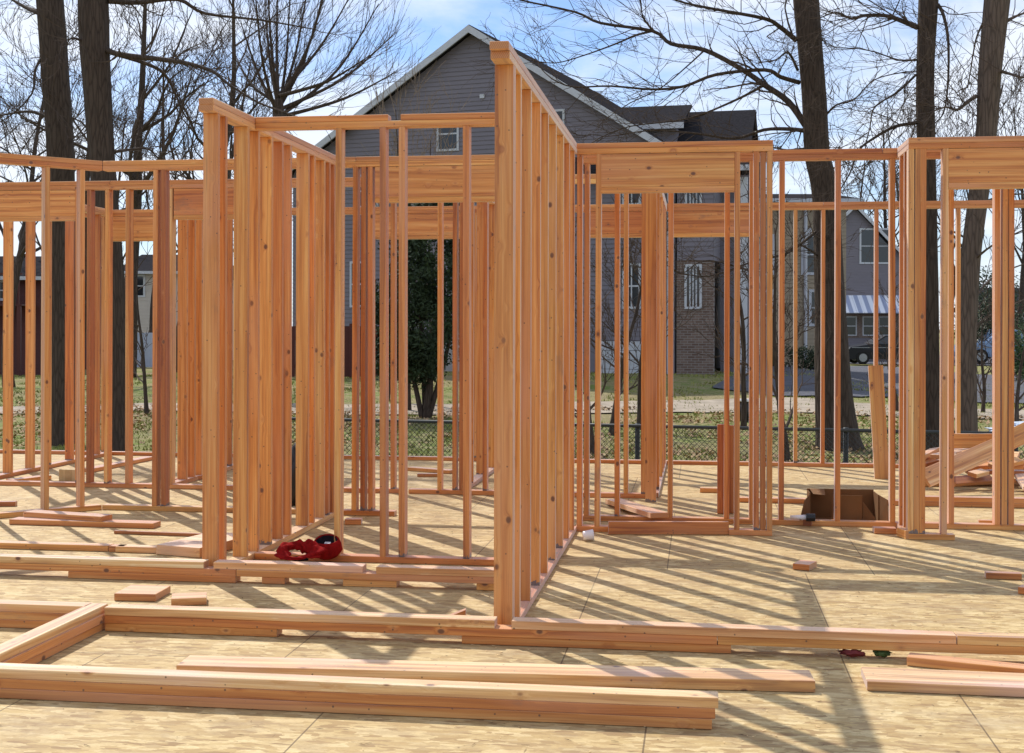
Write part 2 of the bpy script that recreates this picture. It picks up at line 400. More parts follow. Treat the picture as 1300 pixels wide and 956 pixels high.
# ---- cross wall I at the right with its return
w = Wall('cross wall at the right with a wide header and a pale corner post', (x_at(1153, YF), YF), (x_at(1430, YF), YF))
w.tops(tones=('', 'r')); w.bottom(0, w.u(1213), 'y')
w.stud(0, 'c'); w.stud(.039, 'y'); w.stud(w.u(1166), 'o', y=.01) if False else None
w.stud(.078, 'o'); w.stud(w.u(1195.5), 'c'); w.header(w.u(1204), w.len - .05, 'r')
w2 = Wall('short return of two studs joining the right corner post to the wall behind', (x_at(1153, YF) + SD, YF + SD + .002), (x_at(1153, YF) + SD, YE - .002))
w2.tops(); w2.bottom(); w2.stud(.10, ''); w2.stud(.3, 'r')
# ---- wall line V
w = Wall('cross wall with two headers seen through the bay, third line back', (x_at(-60, YV), YV), (x_at(507, YV), YV))
w.tops(tones=('r', ''), cut=[(w.u(139), w.u(139) + .003)]); w.bottom(tone='r')
for px, t in ((95.5, 'r'), (109.5, 'd'), (132, 'y'), (159, ''), (213, 'c'), (300, ''), (340, ''), (496, 'o')): w.stud(w.u(px), t)
w.header(w.u(-40), w.u(95), 'r'); w.header(w.u(220), w.u(296), 'r')
w = Wall('cross wall of slim studs seen through the doorway, third line back', (x_at(519, YV), YV), (x_at(833, YV), YV))
w.tops(); w.bottom(tone='r')
for px, t in ((555.5, 'y'), (574.5, 'r'), (613, 'o'), (660, ''), (700, ''), (792, 'r'), (814, 'r')): w.stud(w.u(px), t)
w.stud(w.u(583), 'd'); w.stud(w.u(820.8), 'd', y=.06); w.stud(w.u(827), 'o')  # dark studs paint in a shaded stud side and a dark slot
# ---- depthwise walls at the back
def back_wall(label, X, pxs, y0=YV + SD + .003, y1=YK - .003, auto=True, end=''):
    w = Wall(label, (X, y0), (X, y1)); w.tops(); w.bottom(tone='o')
    us = [w.u(p) for p in pxs]
    if auto:
        k = (max(us) if us else 0) + .41
        while k < w.len - .05: us.append(k); k += .406
    for i, u_ in enumerate(us): w.stud(min(u_, w.len - .04), ('y', '', 'y', 'r', 'o')[i % 5])
    return w
back_wall('stud wall running back along the far left, beside the diagonal boards', -6.58, (14.5, 42.6, 63.5, 92.6, 126))
back_wall('stud wall running back behind the pair of tall left posts', -4.71, (237, 247, 256))
back_wall('stud wall running back at the right of the doorway with a yellow stud', -2.04, (601, 616.5, 629))
back_wall('stud wall running back to the far wall, seen under the knotty header', -.345, (833.5, 837.5, 841.5))
# ---- rear wall K
w = Wall('rear wall of the new house, farthest frame with headers and open studs', (XK0, YK), (XR, YK))
w.tops(tones=('r', 'o'), cut=[(w.u(1045), w.u(1045) + .003)]); w.bottom(tone='o')
for a, b, t in ((133, 213, 'r'), (476, 600, 'r'), (745, 842, 'o'), (851, 966, 'r')): w.header(w.u(a), w.u(b), t)
for px, t in ((-60, ''), (128.5, ''), (216, ''), (300, ''), (360, ''), (601, ''), (660, ''), (966, 'r'), (1008, 'y'), (1042.5, 'r'), (1110, 'r'), (1154, ''), (1215, 'y'), (1350, '')): w.stud(w.u(px), t)

# ------------------------------------------------------------------ loose lumber
G_LOOSE = 'loose boards and offcuts on the deck'
def board(label, a, b, z=0.0, wd=.089, h=.038, tone='', name='loose_board', cat='board', tilt=0):
    """front bottom edge from pixel a to pixel b at height z, width wd away from the viewer"""
    A = on_z(*a, z) if isinstance(a, tuple) else Vector((a.x, a.y, z)); B = on_z(*b, z) if isinstance(b, tuple) else Vector((b.x, b.y, z))
    d = B - A
    o = lumber(name, None, (A.x, A.y, z + .002), (0, tilt, math.atan2(d.y, d.x)), Vector((d.x, d.y)).length, wd, h, tone)
    return tag(o, label, cat, G_LOOSE)
def row(label, px0, px1, Y, z, wd=.089, tone='', h=.038, name='loose_board'):
    return board(label, Vector((x_at(px0, Y), Y, 0)), Vector((x_at(px1, Y), Y, 0)), z, wd, h, tone, name)
# front row
YN = 6.0; e = .0385
row('lowest board of the front row, left part, ending short of the middle', 134, 352, YN + .004, 0, tone='r')
row('lowest board of the front row under the tall middle post', 587, 929, YN + .006, 0, tone='o')
row('second-layer board of the front row, long one left of the middle post', 133, 911, YN, e, tone='r')
row('second-layer pale board of the front row, right part', 912, 1480, YN + .003, e, tone='y')
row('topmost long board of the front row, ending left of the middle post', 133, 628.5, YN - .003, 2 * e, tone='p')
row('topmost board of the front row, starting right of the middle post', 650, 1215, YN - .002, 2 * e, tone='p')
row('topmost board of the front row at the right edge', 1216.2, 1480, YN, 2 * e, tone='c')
XP = -2.835
for k, (t, nm) in enumerate((('r', 'lowest'), ('y', 'middle'), ('p', 'topmost'))):
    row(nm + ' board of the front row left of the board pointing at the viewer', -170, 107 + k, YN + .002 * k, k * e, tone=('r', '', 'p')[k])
    yy = 4.95; xl = XP - .089 + (0, .006, -.004)[k]
    o = lumber('loose_board', None, (xl + .089, yy, k * e + .002), (0, 0, PI / 2), YN + .083 - yy, .089, .038, t)
    tag(o, nm + ' of the three stacked boards pointing at the viewer on the left', 'board', G_LOOSE)
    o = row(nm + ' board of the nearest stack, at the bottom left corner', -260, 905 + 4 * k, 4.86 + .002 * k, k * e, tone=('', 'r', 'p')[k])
board('long wide plank lying flat in front, nearest to the viewer', (224.6, 860), (1036, 879), 0, .17, .046, tone='p')
pS = on_z(1102, 876.6, 0)
board('broad pale plank at the bottom right corner with a skew cut end', pS, Vector((pS.x + 2.2, pS.y - .03, 0)), 0, .235, tone='p')
board('narrow board lying askew behind the broad pale plank', (1152, 844.5), (1340, 864), 0, .089, tone='y')
# middle row in front of the four-stud wall
YM = 7.235
row('bottom board of the middle row, left of the tall post pair', 87, 299.5, YM, 0, tone='o')
row('long middle-layer board of the middle row, from the left edge', -90, 300, YM, e, tone='r')
row('middle-layer board of the middle row under the red cap', 300.6, 629, YM - .003, e, tone='')
row('top board of the middle row at the left edge, ending by the tall posts', -90, 259, YM - .004, 2 * e, tone='p')
row('top board of the middle row just in front of the red cap', 271.5, 461, YM + .004, 2 * e, tone='p')
row('top board of the middle row ending at the tall middle post', 478, 632, YM - .005, 2 * e, tone='c')
for a, b, t, nm in ((333, 362, 'o', 'short block under the middle row below the red cap'), (436, 504, 'y', 'longer block under the middle row, centre of the four-stud wall'), (605.5, 628, 'y', 'small block under the middle row beside the tall middle post')):
    row(nm, a, b, YM + .004, 0, tone=t, name='spacer_block')
YL = 8.12
row('board lying behind the middle row at the left edge', -90, 138, YL, 0, tone='y')
row('short pale board behind the middle row, left of the wide offcut', 147, 200, YL - .02, 0, tone='c')
board('small block in front of the short pale board on the left', (138.5, 702), (157.5, 702.4), 0, .07, tone='', name='offcut_block', cat='offcut')
board('wide pale plank offcut lying by the foot of the tall left posts', (199, 705), (254, 709.5), 0, .60, .062, 'p', 'plank_offcut', 'offcut')
board('thin dark strip of wood behind the wide offcut', (145, 679), (262, 683), 0, .03, .022, 'd', 'wood_strip', 'strip')
board('board underneath, of the two stacked by the bay wall', (12, 667.5), (195, 672.5), 0, .13, tone='o')
board('shorter board on top, of the two stacked by the bay wall', (30, 658), (129, 664), .0385, .13, tone='')
board('short bit of wood at the left edge inside the bay', (-20, 645), (20, 644.5), 0, .06, tone='d', name='offcut_block', cat='offcut')
board('board lying flat at far left behind the bay wall', (18, 616), (66, 610), 0, .11, tone='r')
o = board('square strand board block standing on the deck behind the bay wall', (75, 617), (97, 617), 0, .06, .14, 'd', 'osb_block', 'offcut'); o.data = o.data.copy(); o.data.materials[0] = OSB
board('loose board lying askew across the floor of the left back room', (119, 601), (196, 585), 0, .11, tone='r')
board('thin stick leaning low by the foot of the far left posts', (217, 615), (262, 609), 0, .05, tone='d')
board('square offcut on the deck, left one of a pair behind the front row', (145.5, 764), (198, 765), 0, .235, .038, 'c', 'plank_offcut', 'offcut')
board('square offcut on the deck, right one of a pair behind the front row', (218, 771), (263, 769), 0, .15, .038, 'c', 'plank_offcut', 'offcut')
def wedge(label, a, b, h, dpt, tone):
    A, B = on_z(*a), on_z(*b); l = (B - A).length
    o = MB().prism([(0, 0), (l, 0), (l, h)], 0, dpt).build('wedge_offcut', WOOD, bev=.001); d = B - A
    o.location = (A.x, A.y, .002); o.rotation_euler = (0, 0, math.atan2(d.y, d.x)); o.color = (*TONES[tone], 1); tag(o, label, 'offcut', G_LOOSE)
wedge('small wedge of wood behind the front row, near the middle post', (572, 783), (592, 783), .032, .05, 'd')
board('small block alone on the open deck right of centre', (1007, 722.5), (1028, 724.5), 0, .15, .036, 'o', 'offcut_block', 'offcut')
board('short block on the open deck near the right edge', (1252.5, 734), (1298, 735.5), 0, .06, .036, 'd', 'offcut_block', 'offcut')
board('block cut by the right edge of the picture on the open deck', (1293, 753), (1330, 757), 0, .09, .038, 'r', 'offcut_block', 'offcut')
board('little block inside the room at the right, near the pale stud', (1243, 665.5), (1262, 666), 0, .05, .034, 'o', 'offcut_block', 'offcut')
board('small block on the deck just right of the red cap', (438, 667), (459, 667), 0, .09, .04, '', 'offcut_block', 'offcut')
board('board lying on the floor seen through the doorway', (517, 598), (571, 602), 0, .1, .034, 'r')
board('darker board overlapping another, seen through the doorway', (530, 606), (560, 606), 0, .07, .03, 'd')
board('board on edge across the foot of the opening under the knotty header', (773, 678.5), (926, 678.5), 0, .038, .089, 'o', cat='board')
o = board('wide board lying askew across the bottom plate under the knotty header', (823, 658), (848, 657.6), .04, .9, .038, 'y', 'loose_board')
bpy.data.objects.remove(o)
A = on_z(825, 659, .04); B = on_z(769, 641, .0); d = A - B
o = lumber('loose_board', None, (B.x, B.y, .012), (0, -.035, math.atan2(d.y, d.x)), d.length + .02, .14, .038, 'y'); tag(o, 'wide board lying askew across the bottom plate under the knotty header', 'board', G_LOOSE)
board('low strip of wood beside the upright offcuts', (889, 625), (911, 625.5), 0, .06, .04, 'r', 'offcut_block', 'offcut')
def upright(label, px, py, wd, h, dpt, tone, rx=0., ry=0., rz=0.):
    A = on_z(px, py)
    o = lumber('upright_offcut', None, (A.x + wd, A.y, .003), (0, -PI / 2, 0), h, dpt, wd, tone)
    o.rotation_euler = (Matrix.Rotation(rz, 3, 'Z') @ Matrix.Rotation(rx, 3, 'X') @ Matrix.Rotation(ry, 3, 'Y') @ Matrix.Rotation(-PI / 2, 3, 'Y')).to_euler()
    return tag(o, label, 'board', 'boards standing upright')
upright('knotty offcut standing upright behind the wall under the knotty header, taller', 911, 652, .095, .70, .038, 'o')
upright('dark narrow strip standing in for the shaded side of the taller upright offcut', 926.5, 651.5, .036, .69, .038, 'd')  # separate dark piece paints in the upright's shaded side
upright('pale knotty plank leaning against the rear wall', 1111, 607, .14, 1.10, .038, 'y', rx=-.10, ry=-.045)
row('lower of two boards laid on the deck at the right, inside the room', 1035, 1420, 11.2, 0, tone='o')
row('upper of two boards laid on the deck at the right, inside the room', 1150, 1420, 11.203, e, tone='r')
row('single board laid on the deck between the knotty header and the box', 938, 1033, 11.2, 0, tone='r')
board('short block at the foot of the return studs on the right', (1110.5, 677), (1139, 677.5), 0, .09, .04, 'o', 'offcut_block', 'offcut')
board('offcut leaning flat beside the right corner post', (1139, 680), (1150, 684), 0, .06, .06, 'y', 'offcut_block', 'offcut')
# pile of offcuts at the right
PB = on_z(1225, 604)
pile = [((1172, 617), (1300, 614), 0, .2, '', 0), ((1178, 611), (1290, 612), .04, .14, 'o', 0), ((1165, 598), (1212, 596), .10, .14, 'r', 0),
        ((1228, 601), (1330, 603), .08, .14, 'o', 0), ((1160, 590), (1240, 588), .16, .14, 'y', 0), ((1262, 592), (1340, 590), .16, .14, 'o', 0)]
words = ('broad board at the base of', 'dark board low in', 'short board at the left of', 'board across the middle of', 'pale board near the top of', 'board at the right end of')
for (a, b, z, wd, t, tl), wd_ in zip(pile, words): board(wd_ + ' the offcut pile at the right', a, b, z, wd, .038, t)
def pile_plank(label, p, q, t0, t1, wd, tone, roll=0.):
    A = at(*p, t0); B = at(*q, t1); d = B - A
    rot = d.to_track_quat('X', 'Z').to_matrix() @ Matrix.Rotation(roll, 3, 'X')
    o = lumber('loose_board', None, A, rot.to_euler(), d.length, wd, .038, tone); tag(o, label, 'board', G_LOOSE)
TP = 12.3
pile_plank('wide plank sloping up to the right across the offcut pile', (1180, 618), (1279, 574), TP - .75, TP - .4, .165, 'c', .95)
pile_plank('pale short plank resting high on the offcut pile', (1200, 582), (1238, 572), TP - .15, TP + .55, .14, 'c', 0)
pile_plank('thin plank sloping on the left end of the offcut pile', (1168, 586), (1196, 571), TP, TP + .3, .12, '', -.2)
pile_plank('plank tilted up at the right edge above the offcut pile', (1286, 570), (1330, 548), TP, TP + .1, .18, 'y', .9)
pile_plank('skew plank at the lower right of the offcut pile', (1288, 604), (1300, 622), TP + .2, TP - .9, .2, 'c', .1)
pile_plank('stubby plank leaning in the middle of the offcut pile', (1200, 606), (1225, 590), TP - .5, TP, .14, 'c', .7)
pile_plank('short red-brown plank poking left out of the offcut pile', (1160, 596), (1192, 588), TP - .1, TP + .2, .1, 'o', .3)
pile_plank('long thin board under the sloping plank of the offcut pile', (1170, 600), (1300, 592), TP + .2, TP, .1, '', .2)
pile_plank('short board across the top right of the offcut pile', (1236, 580), (1292, 584), TP + .3, TP + .1, .14, 'p', .3)
pile_plank('small pale block tossed on the front of the offcut pile', (1240, 606), (1256, 602), TP - .5, TP - .35, .09, 'p', .2)
pile_plank('short board end sticking up behind the sloping plank in the offcut pile', (1222, 588), (1250, 578), TP + .1, TP + .3, .12, 'y', .5)
pile_plank('narrow offcut lying on the right part of the offcut pile', (1264, 596), (1300, 588), TP - .2, TP, .09, 'c', .3)
pile_plank('dark end piece at the bottom of the offcut pile', (1212, 617), (1262, 613), TP - .5, TP - .3, .1, 'd', .6)
pile_plank('board standing on edge on top of the offcut pile', (1211, 566), (1258, 566), TP + .4, TP + .35, .038, 'r', 0)
o = col.objects[-1]; o.data = lumber_mesh(.36, .038, .14)
o.location.z -= .015
# ------------------------------------------------------------------ small things
def blob(name, mat, parent, loc, r, sub=3, amp=.25, fr=3., seed=0, smooth=True):
    bm = bmesh.new(); bmesh.ops.create_icosphere(bm, subdivisions=sub, radius=1)
    for v in bm.verts:
        n = noise.noise(v.co * fr + Vector((seed, seed, 0))); v.co *= 1 + amp * n
        v.co = Vector((v.co.x * r[0], v.co.y * r[1], v.co.z * r[2]))
    me = bpy.data.meshes.new(name); bm.to_mesh(me); bm.free(); me.materials.append(mat)
    for p in me.polygons: p.use_smooth = smooth
    o = bpy.data.objects.new(name, me); col.objects.link(o); o.location = loc; o.parent = parent
    return o
# red fleece: a slumped ring of folded cloth
def red_cloth():
    P = on_z(377, 714, .04); P.y += .03
    bm = bmesh.new(); nu, nv = 72, 30; vs = []
    for i in range(nu):
        a = 2 * PI * i / nu; rr = .098 + .012 * math.sin(3 * a + 1); row_ = []
        for j in range(nv):
            b = 2 * PI * j / nv
            rad = .034 + .008 * math.sin(2 * a + .5) + .007 * math.sin(5 * a + 3 * b) + .018 * noise.noise(Vector((math.cos(a) * 4, math.sin(a) * 4, b)))
            rad *= 1 + .16 * math.sin(4 * b + a * 2)
            x = (rr + rad * math.cos(b)) * math.cos(a) * 1.25; y = (rr + rad * math.cos(b)) * math.sin(a) * .75
            z = rad * math.sin(b) * (.8 + .45 * math.sin(a)) + .035 + .045 * (1 + math.sin(a)) * .8
            row_.append(bm.verts.new((x, y, max(z, .001))))
        vs.append(row_)
    for i in range(nu):
        for j in range(nv):
            bm.faces.new((vs[i][j], vs[(i + 1) % nu][j], vs[(i + 1) % nu][(j + 1) % nv], vs[i][(j + 1) % nv]))
    me = bpy.data.meshes.new('red_fleece'); bm.to_mesh(me); bm.free(); me.materials.append(RED)
    for p in me.polygons: p.use_smooth = True
    o = bpy.data.objects.new('fleece_scarf', me); col.objects.link(o); o.location = (P.x, P.y, .04); o.scale = (.86, .9, .78)
    tag(o, 'crumpled red fleece garment draped on the bottom plate beside a red cap', 'garment')
red_cloth()
hollow_shade = blob('fleece_hollow_shade', REDD, col.objects['fleece_scarf'], (0, .03, .012), (.065, .035, .018), 3, .3, 3, 2)  # dark blob puts shade into the hollow of the fleece ring
Pc = on_z(411, 711, .04); Pc.y += .13
cap = empty('red_cap', (Pc.x - .01, YB - .02, .045), 0); cap.rotation_euler = (math.radians(17), 0, 0); cap.scale = (.78, .78, .9); tag(cap, 'red knitted cap lying open side up next to the crumpled red fleece', 'cap')
prof = [(.0, .0), (.085, .0), (.112, .035), (.108, .085), (.096, .118), (.088, .12), (.086, .10)]
def lathe(name, prof, mat, parent, k=40, wob=.0, sx=1, sy=1):
    v = []; f = []
    for (r, z) in prof:
        for j in range(k):
            a = 2 * PI * j / k; rr = r * (1 + wob * math.sin(3 * a + z * 20)); v.append((rr * math.cos(a) * sx, rr * math.sin(a) * sy, z))
    for i in range(len(prof) - 1):
        for j in range(k):
            j2 = (j + 1) % k; f.append((i * k + j, i * k + j2, (i + 1) * k + j2, (i + 1) * k + j))
    return mesh_obj(name, v, f, mat, parent, True)
lathe('knit_shell', prof, RED, cap, wob=.05, sx=1.02)
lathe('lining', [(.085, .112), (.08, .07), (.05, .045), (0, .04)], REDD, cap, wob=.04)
MB().box(-.03, .02, .075, .02, .05, .078).build('care_label', WHITEP, cap)
# white paper cup lying by the wall foot
Pw = on_z(747, 688)
lathe_o = lathe('paper_cup', [(0, 0), (.028, 0), (.031, .004), (.037, .066), (.039, .069), (.036, .068), (.030, .006), (0, .006)], WHITEP, None, 28)
lathe_o.location = (Pw.x - .035, Pw.y + .03, .038); lathe_o.rotation_euler = (0, PI / 2 - .08, .25); tag(lathe_o, 'small white cup lying on the deck at the foot of the tall middle wall', 'cup')
# cardboard box, open and battered
Pb = on_z(1034, 664)
box = empty('cardboard_box', (Pb.x - .02, YE + .12, 0), .03); tag(box, 'open brown cardboard box with flaps out, behind the low cross wall', 'box')
m = MB(); th = .005; BW, BH, BD = .50, .215, .30
m.box(.15, 0, .008, .37, th, BH).box(0, BD, .002, BW, BD + .005, BH + .01).box(.001, th, .002, BW, BD - .001, .007).box(BW - .005, .06, .008, BW, BD - .001, BH).box(.001, .10, .008, .006, BD - .001, BH)
m.build('carton', CARD, box)
def flap(name, pts, mat=CARD):
    n = Vector(pts[1]) - Vector(pts[0]); n = n.cross(Vector(pts[3]) - Vector(pts[0])).normalized() * .004
    v = [tuple(Vector(p)) for p in pts] + [tuple(Vector(p) + n) for p in pts]
    mesh_obj(name, v, [(0, 1, 2, 3), (7, 6, 5, 4), (0, 4, 5, 1), (1, 5, 6, 2), (2, 6, 7, 3), (3, 7, 4, 0)], mat, box)
flap('flap', [(-.003, .10, .02), (-.003, .10, BH - .01), (-.06, -.08, BH - .03), (-.10, -.12, .04)])
flap('flap', [(.02, .29, BH + .012), (.13, .29, BH + .012), (.12, .16, BH - .02), (.03, .14, BH - .01)])
flap('flap', [(BW + .002, .07, BH), (BW + .002, .07, .02), (BW + .05, -.06, .03), (BW + .045, -.07, BH - .02)])
flap('flap', [(.38, .012, BH - .05), (.38, .012, .01), (.46, -.05, .008), (.455, -.045, .06)])
# black ribbed torch / tube end
Pt = on_z(1027, 664)
tor = empty('caulk_tube', (Pt.x - .03, YE - .05, .07), 0); tor.scale = (.72, .9, .9); tag(tor, 'pale tube with a ribbed black cap lying on a block left of the cardboard box', 'tube')
def cyl(name, p0, p1, r, mat, par, k=20, r2=None):
    return MB().tube([p0, p1], [r, r2 or r], k).build(name, mat, par, True)
m = MB(); 
for i in range(6): m.tube([(.0 + i * .015, 0, 0), (.012 + i * .015, 0, 0)], [.032, .032], 20)
m.tube([(0, 0, 0), (.088, 0, 0)], [.029, .029], 20); m.build('ribbed_cap', BLACKP, tor)
cyl('tube_body', (-.16, .01, .0), (-.001, 0, 0), .012, WHITEP, tor, 16, .022)
board('small block propping up the black-capped tube', (1020, 667), (1031, 667.5), 0, .08, .05, 'd', 'offcut_block', 'offcut')
# black sack behind the left wall
Ps = at(379, 600, 10.6)
bag = blob('rubbish_sack', BLACKP, None, (Ps.x, Ps.y, .26), (.11, .16, .27), 3, .3, 2.5, 3); tag(bag, 'tall black rubbish sack glimpsed between studs of the long left wall', 'sack')
# crumpled wrappers under the front row
for i, (px, mt, nm) in enumerate(((1085, plain('wrapper_red', (.16, .02, .02)), 'dark red crumpled wrapper under the front row of boards'), (1122, BUSH, 'green crumpled wrapper under the front row of boards'))):
    P = on_z(px, 838); o = blob('crumpled_wrapper', mt, None, (P.x, P.y + .05, .022), (.05 - .015 * i, .025, .014), 3, .7, 3, i * 4); tag(o, nm, 'wrapper')
# splinters, nails and sawdust scattered on the deck
m = MB(); rnd = random.Random(5)
for i in range(2600):
    X = rnd.uniform(-6, 5); Y = rnd.uniform(3.6, 13.8); a = rnd.uniform(0, PI) if rnd.random() < .5 else rnd.gauss(0, .3); l = rnd.uniform(.006, .04) * (1 if rnd.random() < .94 else 2.2); wd = rnd.uniform(.0008, .0028)
    dx, dy = math.cos(a) * l, math.sin(a) * l; nx, ny = -math.sin(a) * wd, math.cos(a) * wd; z = .0035
    n = len(m.v); m.v += [(X, Y, z), (X + dx, Y + dy, z), (X + dx + nx, Y + dy + ny, z), (X + nx, Y + ny, z), (X + dx / 2, Y + dy / 2, z + rnd.uniform(.0006, .0022))]
    m.f += [(n, n + 1, n + 4), (n + 1, n + 2, n + 4), (n + 2, n + 3, n + 4), (n + 3, n, n + 4)]
tag(m.build('splinter_litter', plain('dark_splinter', (.10, .06, .035), .8, .2, .6, 40)), 'splinters, nails and bark bits scattered over the deck', 'litter', kind='stuff')

m = MB()
for i in range(2200):
    cx_, cy_ = rnd.choice(((1.6, 8.6), (-1.2, 7.0), (3.2, 10.5), (-3.5, 8.9), (.6, 6.6), (-4.5, 10.8), (2.0, 12.4), (0, 5.4)))
    X = cx_ + rnd.gauss(0, .9); Y = cy_ + rnd.gauss(0, .8); a = rnd.uniform(0, PI); l = rnd.uniform(.004, .022); wd = rnd.uniform(.002, .006); dx, dy = math.cos(a) * l, math.sin(a) * l; nx, ny = -math.sin(a) * wd, math.cos(a) * wd
    if Y > 13.9: continue
    n = len(m.v); m.v += [(X, Y, .0035), (X + dx, Y + dy, .004), (X + dx + nx, Y + dy + ny, .0035), (X + nx, Y + ny, .006)]; m.f.append((n, n + 1, n + 2, n + 3))
tag(m.build('sawdust', plain('fresh_shaving', (.72, .52, .27), .8, .2, .2, 40)), 'pale saw chips and shavings lying over the deck', 'sawdust', kind='stuff')
# ------------------------------------------------------------------ deck and ground
deck = MB().box(-12, -2.5, -.02, XR + .05, YK + .11, 0).build('floor', OSB); tag(deck, kind='structure')
fd = MB().box(-11.95, -2.4, -1.6, XR, YK + .10, -.0205).build('foundation', GREYC); tag(fd, kind='structure')
def ss(a, b, x):
    t = max(0, min(1, (x - a) / (b - a))); return t * t * (3 - 2 * t)
def gz(x, y):
    z = -.95 + .5 * ss(16, 34, y)
    z += .5 * ss(30, 39, y) * ss(6.5, 2.5, x) * ss(-22, -14, x)
    return z + .06 * noise.noise(Vector((x * .25, y * .25, 0)))
def ssr(a, b, x): return ss(a, b, x)
_ss = ss
def ss(a, b, x):
    if a < b: t = max(0, min(1, (x - a) / (b - a)))
    else: t = max(0, min(1, (a - x) / (a - b)))
    return t * t * (3 - 2 * t)
xs = [-900, -500, -300, -180, -120, -90, -70] + [-60 + 1.2 * i for i in range(101)] + [72, 90, 120, 180, 300, 500, 900]
ys = [-300, -120, -60, -30] + [-12 + 3 * i for i in range(9)] + [15 + .8 * i for i in range(90)] + [90, 100, 120, 160, 240, 400, 700, 1200]
v = []; f = []
for y in ys:
    for x in xs: v.append((x, y, gz(x, y)))
nx = len(xs)
for j in range(len(ys) - 1):
    for i in range(nx - 1): f.append((j * nx + i, j * nx + i + 1, (j + 1) * nx + i + 1, (j + 1) * nx + i))
tag(mesh_obj('ground', v, f, GRASS, None, True), kind='structure')
def on_ground(px, py):
    t = 30.
    for _ in range(25):
        d = ray(px); z = gz(d[0] * t, d[1] * t); t = .5 * t + .5 * (H - z) * F / max(py - HOR, 8)
    d = ray(px); return Vector((d[0] * t, d[1] * t, gz(d[0] * t, d[1] * t)))
def strip(name, up, lo, mat, off, n=60, m_=8):
    def ip(tab, x):
        for (x0, y0), (x1, y1) in zip(tab, tab[1:]):
            if x0 <= x <= x1: return y0 + (y1 - y0) * (x - x0) / (x1 - x0)
    v = []; f = []; a, b = up[0][0], up[-1][0]
    for i in range(n + 1):
        x = a + (b - a) * i / n; yu, yl = ip(up, x), ip(lo, x); P, Q = on_ground(x, yu), on_ground(x, yl)
        jit = Vector((0, .25 * noise.noise(Vector((x * .05, 1, 0))), 0))
        for j in range(m_ + 1):
            q = P.lerp(Q, j / m_) + jit * (1 if j in (0, m_) else 0); v.append((q.x, q.y, gz(q.x, q.y) + off))
    for i in range(n):
        for j in range(m_): f.append((i * (m_ + 1) + j, i * (m_ + 1) + j + 1, (i + 1) * (m_ + 1) + j + 1, (i + 1) * (m_ + 1) + j))
    return tag(mesh_obj(name, v, f, mat, None, True), kind='structure')
strip('path', [(-150, 521), (30, 519), (185, 514), (400, 515), (620, 514), (860, 509), (1010, 505), (1180, 519), (1500, 522)], [(-150, 531), (30, 528), (185, 523), (400, 528), (620, 528), (860, 524), (1010, 524), (1180, 531), (1500, 534)], PATHM, .03)
strip('driveway', [(905, 492), (940, 471), (985, 464), (1130, 465), (1240, 475), (1500, 480)], [(905, 493.5), (940, 497), (985, 503), (1130, 504), (1240, 511), (1500, 516)], ASPH, .035)
strip('road', [(1060, 449), (1180, 450), (1600, 452)], [(1060, 461), (1180, 463), (1600, 466)], ASPH, .04)
strip('pavement', [(700, 463), (860, 462), (935, 460)], [(700, 472), (860, 473), (935, 466)], GREYC, .03)

# grass tufts and dead leaves beyond the deck
def tufts(name, n, yr, hgt, mat, label, cat, seed, xr=(-16, 16), flat=False):
    rnd = random.Random(seed); m = MB()
    for i in range(n):
        Y = rnd.uniform(*yr); X = rnd.uniform(xr[0] * Y / 25, xr[1] * Y / 25)
        if Y < YK + .5: continue
        k = noise.noise(Vector((X * .5, Y * .5, seed)))
        if k < -.05: continue
        z = gz(X, Y) - .01
        for b in range(2 if flat else 4):
            a = rnd.uniform(0, 2 * PI); hh = hgt * rnd.uniform(.5, 1.3); w_ = .02 if not flat else .05
            x0, y0 = X + rnd.uniform(-.12, .12), Y + rnd.uniform(-.12, .12)
            if flat: m.quad((x0, y0, z + .03), (x0 + w_ * math.cos(a), y0 + w_ * math.sin(a), z + .05), (x0 + w_ * math.cos(a) - w_ * math.sin(a), y0 + w_ * math.sin(a) + w_ * math.cos(a), z + .03 + hh), (x0 - w_ * math.sin(a), y0 + w_ * math.cos(a), z + .045))
            else:
                n_ = len(m.v); m.v += [(x0 - w_ * math.cos(a), y0 - w_ * math.sin(a), z), (x0 + w_ * math.cos(a), y0 + w_ * math.sin(a), z), (x0 + rnd.uniform(-.05, .05), y0 + rnd.uniform(-.05, .05), z + hh)]; m.f.append((n_, n_ + 1, n_ + 2))
    return tag(m.build(name, mat), label, cat, kind='stuff')
tufts('grass', 26000, (18, 48), .07, BLADE, 'patchy spring grass growing in the yard', 'grass', 2)
tufts('leaf_litter', 16000, (16, 31), .05, DRY, 'brown dead leaves lying along the fence', 'leaves', 9, flat=True)

